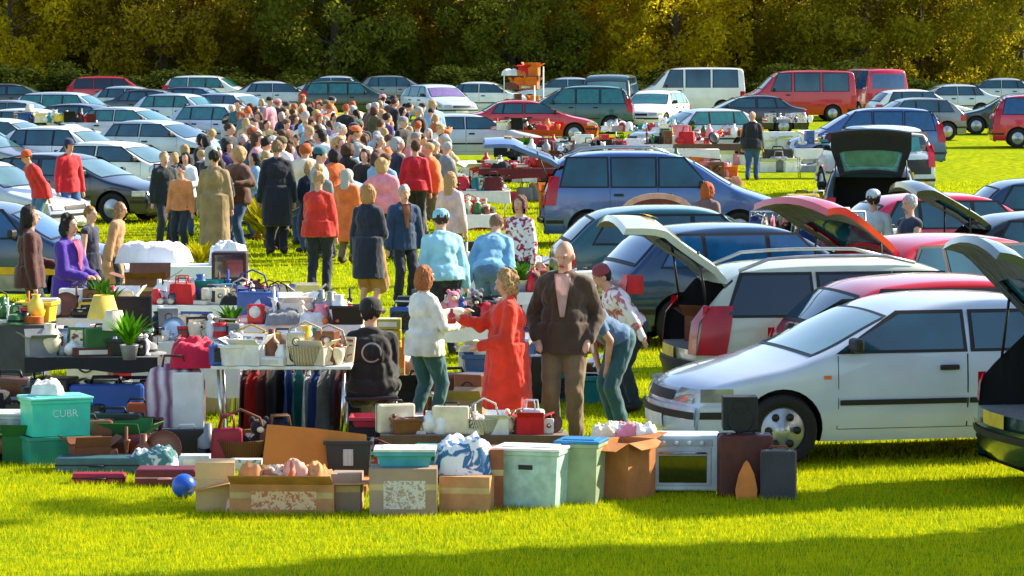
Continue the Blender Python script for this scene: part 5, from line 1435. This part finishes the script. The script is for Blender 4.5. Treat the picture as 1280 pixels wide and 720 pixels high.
ground_box(584, 643, .34, lambda: carton(.38, .34, .26, mat('tan_carton', (190, 140, 96), .85, 0, 'card'), open_=False), 'tan carton below the blue and white patterned bundle', rz=-8)
PT = mat('patterned_fabric', (236, 236, 236), .8, 0, 'print', .2, 11, (60, 110, 160))
ground_box(578, 640, .34, lambda: cloth_heap(.46, .36, .30, PT, 5, 'fabric_bundle'), 'white and blue patterned fabric bundle on the tan carton', 'fabric', dz=.265)
ground_box(621, 638, .3, lambda: carton(.10, .34, .44, mat('rust_card', (150, 92, 60), .8, 0, 'card'), open_=False), 'narrow rust brown box squeezed beside the aqua tote')
AQ = mat('aqua_tote_plastic', (176, 208, 200), .45, 0, 'plain', .12, 12)
ground_box(665, 638, .36, lambda: tote(.50, .36, .43, AQ, WHITE, True, .9), 'pale aqua tote with dark hand slot and white lid', 'tote', rz=-16)
ground_box(728, 633, .32, lambda: tote(.31, .32, .46, mat('sage_plastic', (160, 176, 140), .5), mat('blue_lid', (40, 130, 185), .4), False, .9), 'tall sage green bin with blue lid', 'bin', rz=-14)
b = MB(); b.box((0, 0, .11), (.292, .305, .2), mat('green_base', (130, 160, 90), .6), bev=.01, taper=.97); o = b.build('green_crate'); 
sp = G(728, (633 - 60) / 3.45); o.location = (sp.x - 0.0, sp.y + .14, 0.0); bpy.data.objects.remove(o)
ground_box(783, 627, .36, lambda: carton(.30, .42, .44, mat('amber_card', (190, 122, 66), .85, 0, 'card'), open_=True, flap=80, tape=False), 'tall open amber carton left of the oven', rz=-32)
for i in range(5):
    o = cloth_heap(.2, .18, .14, ccc(['cream', 'white', 'pink', 'cream', 'white'][i]), i * 2.3); o.location = G(756 + i * 13, 162) + Vector((0, .12 + .03 * (i % 2), .40)); tag(o, f'{["cream", "white", "pink", "off white", "ivory"][i]} cloth piled in the open amber carton', 'cloth', 'cloths in the amber carton')
def oven():
    r = root('countertop_oven'); b = MB(); b.box((0, 0, .235), (.54, .38, .43), mat('oven_enamel', (205, 215, 225), .3), bev=.015); b.build('housing', r)
    b = MB(); b.box((-.01, -.193, .21), (.44, .012, .30), mat('oven_door', (190, 198, 206), .35), bev=.01); d_ = b.build('door', r)
    b = MB(); b.box((-.01, -.201, .19), (.37, .008, .21), DARKG, bev=.004); b.build('window', d_)
    b = MB(); b.tube([(-.19, -.205, .315), (-.19, -.235, .32), (.17, -.235, .32), (.17, -.205, .315)], .009, CHROME); b.build('handle', d_)
    b = MB(); b.box((-.01, -.192, .395), (.46, .008, .055), mat('oven_panel', (168, 176, 184), .4), bev=.003); b.build('control_panel', r)
    for i in range(4):
        b = MB(); b.lathe([(.018, 0), (.015, .02), (.001, .02)], WHITE, c=(-.16 + i * .1, -.196, .395), n=12, M=Matrix.Rotation(R(90), 4, 'X'), caps=False); b.build('knob', r)
    for sx in (1, -1):
        b = MB(); b.box((sx * .22, 0, .012), (.06, .34, .024), BLACK); b.build('foot', r)
    return r
ground_box(858, 619, .38, oven, 'pale grey countertop oven with dark glass door on the grass', 'oven', rz=-3)
ground_box(934, 624, .22, lambda: suitcase(.42, .24, .48, mat('oxblood_leather', (86, 28, 22), .5, 0, 'plain', .2, 12)), 'oxblood leather suitcase standing right of the oven', 'suitcase')
ground_box(927, 622, .22, lambda: speaker(.27, .2, .26, mat('speaker_vinyl', (18, 20, 18), .6)), 'small black loudspeaker on top of the oxblood suitcase', 'speaker', dz=.505)
def iron():
    r = root('steam_iron'); M = Matrix.Rotation(R(8), 4, 'X')
    pts = [(-.075, 0), (.075, 0), (.085, .08), (.06, .2), (.02, .29), (0, .31), (-.02, .29), (-.06, .2), (-.085, .08)]
    b = MB(); b.prism(pts, .02, mat('orange_soleplate', (232, 140, 80), .35, .2), M=M); b.build('soleplate', r)
    b = MB(); b.prism([(x * .8, z * .86 + .01) for x, z in pts], .06, mat('iron_body', (225, 215, 200), .4), M=Matrix.Translation((0, .04, 0)) @ M); b.build('body', r)
    b = MB(); b.tube([(0, .07, .05), (0, .12, .07), (0, .12, .19), (0, .06, .22)], .016, BLACK); b.build('handle', r); return r
ground_box(935, 628, .1, iron, 'orange iron standing upright against the oxblood suitcase', 'iron')
ground_box(951, 622, .05, lambda: gamebox(.09, .05, .30, mat('red_packet', (200, 20, 40), .5), mat('red_packet', (200, 20, 40), .5)), 'slim red box behind the orange iron', 'box')
ground_box(976, 628, .14, lambda: suitcase(.27, .14, .38, mat('charcoal_fabric', (62, 62, 66), .85, 0, 'cloth'), mat('rust_trim', (130, 60, 45), .6)), 'charcoal fabric case at the right end of the row', 'suitcase', rz=-9)
# clutter on low boxes behind the front row
p = tbl(592, 150.5, 1.55, .35, 'low bench of small goods behind the totes', BRC, .12, h=.22, rz=0)
clutter(p.x, p.y, 1.55, .35, .225, 'on the low bench', 2, dens=.10, pal=dict(white=6, orange=2, brown=3, cream=4, red=2, silver=2), scl=.8)
p = G(482, 146); o = carton(.62, .4, .2, mat('black_crate', (26, 24, 28), .6), open_=False, tape=False); o.location = p; tag(o, 'black crate under the pink red tray', 'crate')
o = tote(.6, .38, .09, mat('pink_red_plastic', (205, 60, 75), .4), None, False); o.location = p + Vector((0, 0, .21)); tag(o, 'shallow pink red tray in front of the black jacket', 'tray')
clutter(p.x, p.y - .42, .7, .25, 0, 'before the black crate', 2, dens=.14, pal=dict(black=4, maroon=3, blue=2, pink=2, white=2), scl=.9)
clutter(G(500, 158).x, G(500, 158).y, .9, .3, 0, 'behind the printed carton', 2, dens=.14, scl=1.2)
# left foreground
MT = mat('mint_plastic', (50, 205, 180), .4, 0, 'plain', .08, 5); MT2 = mat('dull_mint_plastic', (38, 140, 118), .45, 0, 'plain', .15, 5)
lo = ground_box(60, 584, .36, lambda: tote(.50, .36, .24, MT2, None, False, .97), 'dull mint crate under the lettered mint crate', 'crate', rz=24)
up_ = ground_box(63, 584, .36, lambda: tote(.50, .36, .30, MT, mat('mint_lid', (120, 225, 210), .4), False, .97), 'bright mint crate with white lettering, on top of a duller one', 'crate', rz=24, dz=.245)
lettering('CUBR', .085, mat('pale_mint_print', (175, 232, 222), .5), up_, (.03, -.182, .16), (90, 0, 0))
o = cloth_heap(.26, .22, .13, ccc('white'), 4); o.location = up_.location + Vector((-.06, 0, .335)); tag(o, 'white crumpled cloth lying on the mint crate lid', 'cloth')
ground_box(6, 578, .3, lambda: tote(.34, .3, .38, mat('clear_tub', (190, 195, 205), .25, 0, 'plain', .3, 7), WHITE, False), 'pale translucent tub at the left edge', 'tub')
ground_box(142, 572, .4, lambda: carton(.56, .4, .24, mat('ochre_card', (186, 128, 66), .85, 0, 'card'), open_=True, flap=75), 'low ochre carton between mint crate and striped bag')
ground_box(168, 566, .1, lambda: suitcase(.16, .1, .42, mat('rust_leather', (176, 78, 26), .5)), 'narrow rust coloured case leaning behind the ochre carton', 'suitcase')
def lbag():
    r = root('striped_bag'); b = MB(); b.box((0, 0, .36), (.52, .36, .72), mat('mauve_stripe', (222, 205, 215), .8, 0, 'stripe', .2, 3.2, (128, 78, 104)), bev=.16); o = b.build('body', r)
    b = MB(); b.box((.13, -.185, .40), (.27, .03, .52), mat('white_panel_cloth', (238, 232, 228), .85, 0, 'cloth', .05), bev=.014); b.build('panel', r)
    b = MB(); b.tube([(-.1, -.12, .70), (-.08, -.14, .80), (.08, -.14, .80), (.1, -.12, .70)], .012, ccc('maroon')); b.build('handle', r); return r
ground_box(215, 562, .36, lbag, 'large mauve striped bag with white panel', 'bag')
o = cloth_heap(.46, .34, .26, mat('crimson_cushion', (208, 10, 62), .8, 0, 'cloth', .1), 2, 'cushion'); o.location = G(240, 145.5) + Vector((0, .2, .69)); tag(o, 'crimson cushion resting on the striped bag', 'cushion')
ground_box(230, 574, .2, lambda: suitcase(.42, .2, .24, mat('black_case', (20, 20, 22), .45), WHITE), 'black case with pale edge below the striped bag', 'suitcase', rz=8)
ground_box(281, 583, .2, lambda: bag(.25, .30, mat('burgundy_bag_leather', (150, 14, 44), .45)), 'burgundy handbag standing in front of the white table', 'handbag')
ground_box(312, 578, .2, lambda: gamebox(.24, .16, .24, mat('slate_box', (70, 70, 76), .5), mat('blue_label', (40, 90, 190), .5)), 'slate box with blue label beside the burgundy bag', 'box')
ground_box(305, 592, .16, lambda: gamebox(.26, .14, .1, mat('speckled_white', (215, 210, 210), .7, 0, 'print', .2, 30, (120, 120, 125)), PAPER), 'speckled white box in front of the slate box', 'box')
ground_box(118, 594, .3, lambda: flatcase(.68, .3, .13, mat('teal_grey_case', (62, 100, 108), .5)), 'long teal grey case lying flat on the grass', 'case')
ground_box(120, 607, .12, lambda: flatcase(.42, .12, .085, mat('raspberry_case', (165, 22, 58), .4)), 'slim raspberry case on the grass, nearest on the left', 'case')
ground_box(204, 611, .3, lambda: flatcase(.48, .3, .14, mat('wine_case', (110, 22, 36), .4), mat('pink_edge', (230, 160, 165), .5)), 'wine red case with pink band lying on the grass', 'case')
ground_box(188, 594, .2, lambda: cloth_heap(.4, .2, .22, mat('teal_mixed', (70, 120, 125), .8, 0, 'print', .2, 12, (210, 215, 220)), 6), 'teal and white bundle behind the wine red case', 'cloth')
ground_box(240, 590, .2, lambda: gamebox(.25, .18, .12, mat('pale_blue_box', (190, 200, 215), .5), PAPER), 'pale blue box behind the wine red case', 'box')
def ballf():
    b = MB(); b.ball((0, 0, .095), .095, mat('blue_ball', (40, 95, 200), .35), n=24); return b.build('ball')
ground_box(226, 627, .19, ballf, 'shiny blue ball on the grass beside the pale cardboard box', 'ball')
clutter(G(60, 152).x, G(60, 152).y + .35, 1.5, .3, 0, 'behind the mint crates', 2, dens=.17, pal=dict(black=4, green=3, brown=2, grey=2), scl=1.3)
clutter(G(300, 151).x, G(300, 151).y + .1, .9, .3, 0, 'under the white table', 2, dens=.17, pal=dict(black=4, brown=3, grey=2), scl=1.3)
clutter(G(150, 155).x, G(150, 155).y + .35, .9, .25, 0, 'behind the teal grey case', 1, dens=.17, pal=dict(green=3, brown=2, black=2), scl=1.2)
BIG = {'small carton': 4, 'small suitcase': 4, 'storage tub': 3, 'radio': 3, 'speaker': 2, 'handbag': 2, 'folded cloth': 3, 'picture frame': 2, 'toaster': 1}
DK = dict(black=6, grey=3, blue=2, maroon=2, teal=2, brown=3, silver=2)
for (px, s, w_, n_, wh, pal, dn, sl_) in [(112, 148.5, 1.15, 1, 'before the dark covered table', DK, .21, 1.45), (112, 151, 1.0, 1, 'on the grass by the mint crates', DK, .2, 1.1), (196, 141, .5, 2, 'between the dark table and striped bag', DK, .2, 1.5), (20, 139, .9, 2, 'on the grass at the left edge', dict(black=4, green=3, brown=2, grey=2, white=2), .2, 1.6),
                               (150, 131, .8, 2, 'behind the dark covered table', PALM, .2, 2.0), (300, 131, 1.0, 2, 'between the white stalls', PALM, .2, 2.0), (420, 138, .5, 3, 'left of the seated person', dict(white=5, cream=2, black=2, grey=2), .2, 1.6), (510, 133, .5, 2, 'behind the woman in the white top', dict(brown=3, orange=2, black=3, green=2), .22, 1.5),
                               (590, 135, .7, 2, 'between the two women', dict(brown=4, white=3, green=1, black=2), .22, 1.4), (400, 119, .9, 2, 'by the small grass patch', dict(black=3, white=4, orange=2, cream=3), .2, 1.5), (60, 108, 1.0, 1, 'behind the purple jacket', DK, .25, 1.7), (200, 112, .9, 1, 'before the sheeted table', PALM, .22, 1.8),
                               (745, 46, 3.4, 2, 'on the grass under the teal people carrier', PALM, .34, 2.0), (860, 51, 2.4, 2, 'on the grass left of the lone walker', dict(orange=3, red=3, white=4, green=2, brown=3, pink=2), .3, 1.9), (760, 58, 2.8, 2, 'on the grass above the blue roof', dict(white=5, red=3, brown=3, blue=2, green=1, orange=2), .3, 1.9),
                               (705, 128, 1.1, 2, 'behind the bald man', dict(brown=4, white=3, teal=2, black=3, red=1), .22, 1.5), (640, 119, .9, 3, 'behind the orange coat', dict(white=4, blue=2, brown=3, pink=2, black=2), .22, 1.6), (700, 108, 1.1, 2, 'before the dark blue hatchback', dict(red=2, white=4, blue=3, brown=2, black=2), .22, 1.8), (480, 118, .7, 2, 'behind the black seated person', dict(brown=4, black=3, white=2, orange=1), .22, 1.8), (545, 103, 1.0, 2, 'beside the cyan jacket', dict(brown=3, white=3, blue=3, black=2), .22, 1.7), (660, 88, 1.2, 2, 'below the blue people carrier wheel', dict(red=3, white=4, maroon=2, black=2), .25, 1.8), (1000, 47, 2.2, 2, 'on the grass before the blue people carrier', dict(white=5, silver=3, grey=3, black=2), .3, 1.9), (1015, 62, 1.4, 2, 'left of the silver people carrier', dict(yellow=4, orange=2, white=3, pink=2), .3, 1.6), (640, 50, 2.4, 2, 'at the right end of the crowd', dict(red=4, black=3, white=4, maroon=2), .3, 1.9), (600, 80, 1.0, 2, 'by the open blue tailgate', dict(red=4, black=3, white=4, maroon=2), .22, 1.5)]:
    q = G(px, s); clutter(q.x, q.y, w_, .28 * n_ + .1, 0, wh, n_, pal=pal, kw=BIG, dens=dn, scl=sl_)
for (px, s, w_, wh) in [(705, 52, 2.2, 'second from the left by the teal people carrier'), (770, 60, 2.2, 'nearest to the blue people carrier roof'), (850, 49, 2.0, 'between the white hatchback and walker'), (1035, 49, 1.6, 'left of the blue people carrier nose')]:
    p = tbl(px, s, w_, .7, 'trestle table ' + wh, WC, .2); clutter(p.x, p.y, w_, .7, H_ + p.z, 'on the table ' + wh, 2, dens=.18, scl=1.3)
# monitor on a white box in the middle stall
def monitor():
    r = root('old_monitor'); b = MB(); b.box((0, 0, .2), (.40, .32, .34), mat('maroon_case', (56, 24, 34), .5), bev=.02); b.build('housing', r)
    b = MB(); b.box((0, -.165, .21), (.33, .012, .26), DARKG, bev=.01); b.build('screen', r); b = MB(); b.lathe([(.12, 0), (.10, .03)], BLACK, n=16); b.build('foot', r); return r
o = carton(.36, .3, .34, mat('lilac_card', (205, 195, 210), .8, 0, 'card'), open_=False); o.location = G(287, 110); o.location.z = .42; tag(o, 'pale lilac carton under the maroon monitor', 'box')
tb = table(.6, .45, .41, WHITE); tb.location = G(287, 110); tag(tb, 'small white stand carrying the lilac carton', 'table')
o = monitor(); o.location = G(287, 110); o.location.z = .77; tag(o, 'old maroon monitor on the pale lilac carton', 'monitor')
# orange goods rack and poles at the back
rk = root('goods_rack'); rk.location = G(652, 33.5); tag(rk, 'tall rack stacked with orange goods at the back', 'rack')
for z in (.1, .7, 1.3, 1.8):
    b = MB(); b.box((0, 0, z), (1.3, .5, .03), WOODM); b.build('shelf', rk)
for sx in (1, -1):
    for sy in (1, -1): b = MB(); b.box((sx * .65, sy * .25, .95), (.04, .04, 1.9), WHITE); b.build('post', rk)
oc_ = dict(orange=6, yellow=4, red=3, brown=2, white=1)
for z in (.115, .715, 1.315, 1.815):
    clutter(rk.location.x, rk.location.y, 1.2, .4, z, 'on the orange rack', 1, pal=oc_, kw={'small carton': 3, 'soft toy': 2, 'folded cloth': 2, 'boxed game': 1, 'speaker': 1}, dens=.3, scl=1.7)
for i, px in enumerate((679, 668)):
    b = MB(); b.lathe([(.03, 0), (.025, 2.3), (.001, 2.31)], WHITE, n=10, caps=False); b.lathe([(.12, 0), (.12, .04), (.03, .06)], WHITE, n=12)
    o = b.build('pole'); o.location = G(px, 36 + i); tag(o, ['white pole right of the orange rack', 'shorter white pole touching the orange rack'][i], 'pole'); o.scale = (1, 1, 1 - .25 * i)
# headboard seen against the blue people carrier
def headboard():
    r = root('curved_headboard'); b = MB(); n = 14; o_, i_ = [], []
    for k in range(n + 1):
        a = math.pi * k / n; o_.append((-.54 * math.cos(a), .62 + .30 * math.sin(a))); i_.append((-.46 * math.cos(a), .60 + .24 * math.sin(a)))
    b.prism([(-.54, 0)] + o_ + [(.54, 0), (.46, 0)] + i_[::-1] + [(-.46, 0)], .05, mat('pink_wood', (226, 170, 150), .4)); b.build('frame', r)
    b = MB(); b.prism([(-.46, .3)] + i_ + [(.46, .3)], .03, mat('brown_velvet', (120, 54, 38), .8, 0, 'cloth')); b.build('panel', r); return r
o = headboard(); o.location = G(822, 87); o.location.z = .45; tag(o, 'curved pink framed headboard propped up behind the teal hatchback', 'headboard')
tb = table(1.2, .6, .44, BRC); tb.location = G(822, 87); tag(tb, 'low table under the curved headboard', 'table')
# boot contents
r5 = rng
p = tbl(1050, 97, 1.9, .7, 'table of bric a brac below the long red tailgate', BRC, .4); clutter(p.x, p.y, 1.9, .7, H_, 'below the long red tailgate', 3, dens=.15, scl=1.2, pal=dict(red=3, white=4, brown=3, black=2, teal=2, cream=2))
rl = root('clothes_rail'); rl.location = G(1010, 102); tag(rl, 'tall clothes rail behind the roof rails of the pale green estate', 'clothes rail')
b = MB(); b.tube([(-.7, 0, 1.45), (.7, 0, 1.45)], .014, CHROME); b.build('rail', rl)
for sg in (1, -1):
    b = MB(); b.tube([(sg * .7, 0, 1.45), (sg * .7, 0, 0)], .014, CHROME); b.tube([(sg * .7, -.25, .014), (sg * .7, .25, .014)], .014, CHROME); b.build('post', rl)
for i in range(14):
    c = ['blue', 'white', 'pink', 'black', 'maroon', 'teal', 'cream'][i % 7]; g = garment(.42, .75, ccc(c), i); g.location = rl.location + Vector((-.62 + i * .095, 0, 1.44)); g.rotation_euler[2] = R(62 + rng.uniform(-20, 20))
    tag(g, f'{c} garment on the {"left" if i < 7 else "right"} half of the tall clothes rail', 'garment', 'garments on the tall rail')
def boot(o, pts, where):
    bpy.context.view_layer.update()
    for i, (x, y, z, k, c, s_) in enumerate(pts):
        it = item(k, c); it.location = o.matrix_world @ Vector((x, y, z)); it.scale = (s_,) * 3; it.rotation_euler[2] = i
        tag(it, f'{c} {k} in the open boot of {where}', k.split()[-1], 'things in open boots')
boot(E, [(-1.75, -.4, .62, 'small carton', 'red', 1.6), (-1.75, .1, .62, 'folded cloth', 'maroon', 1.8), (-1.5, -.3, .62, 'handbag', 'red', 1.5)], 'the blue people carrier')
boot(Cc, [(-1.85, -.3, .62, 'storage tub', 'green', 1.3), (-1.8, .2, .62, 'small carton', 'brown', 1.5)], 'the pale green estate')
boot(hred, [(-1.6, -.3, .62, 'small carton', 'brown', 1.5), (-1.6, .2, .62, 'pot plant', 'teal', 1.2)], 'the red hatchback')
for k, o in PRO.items(): pass
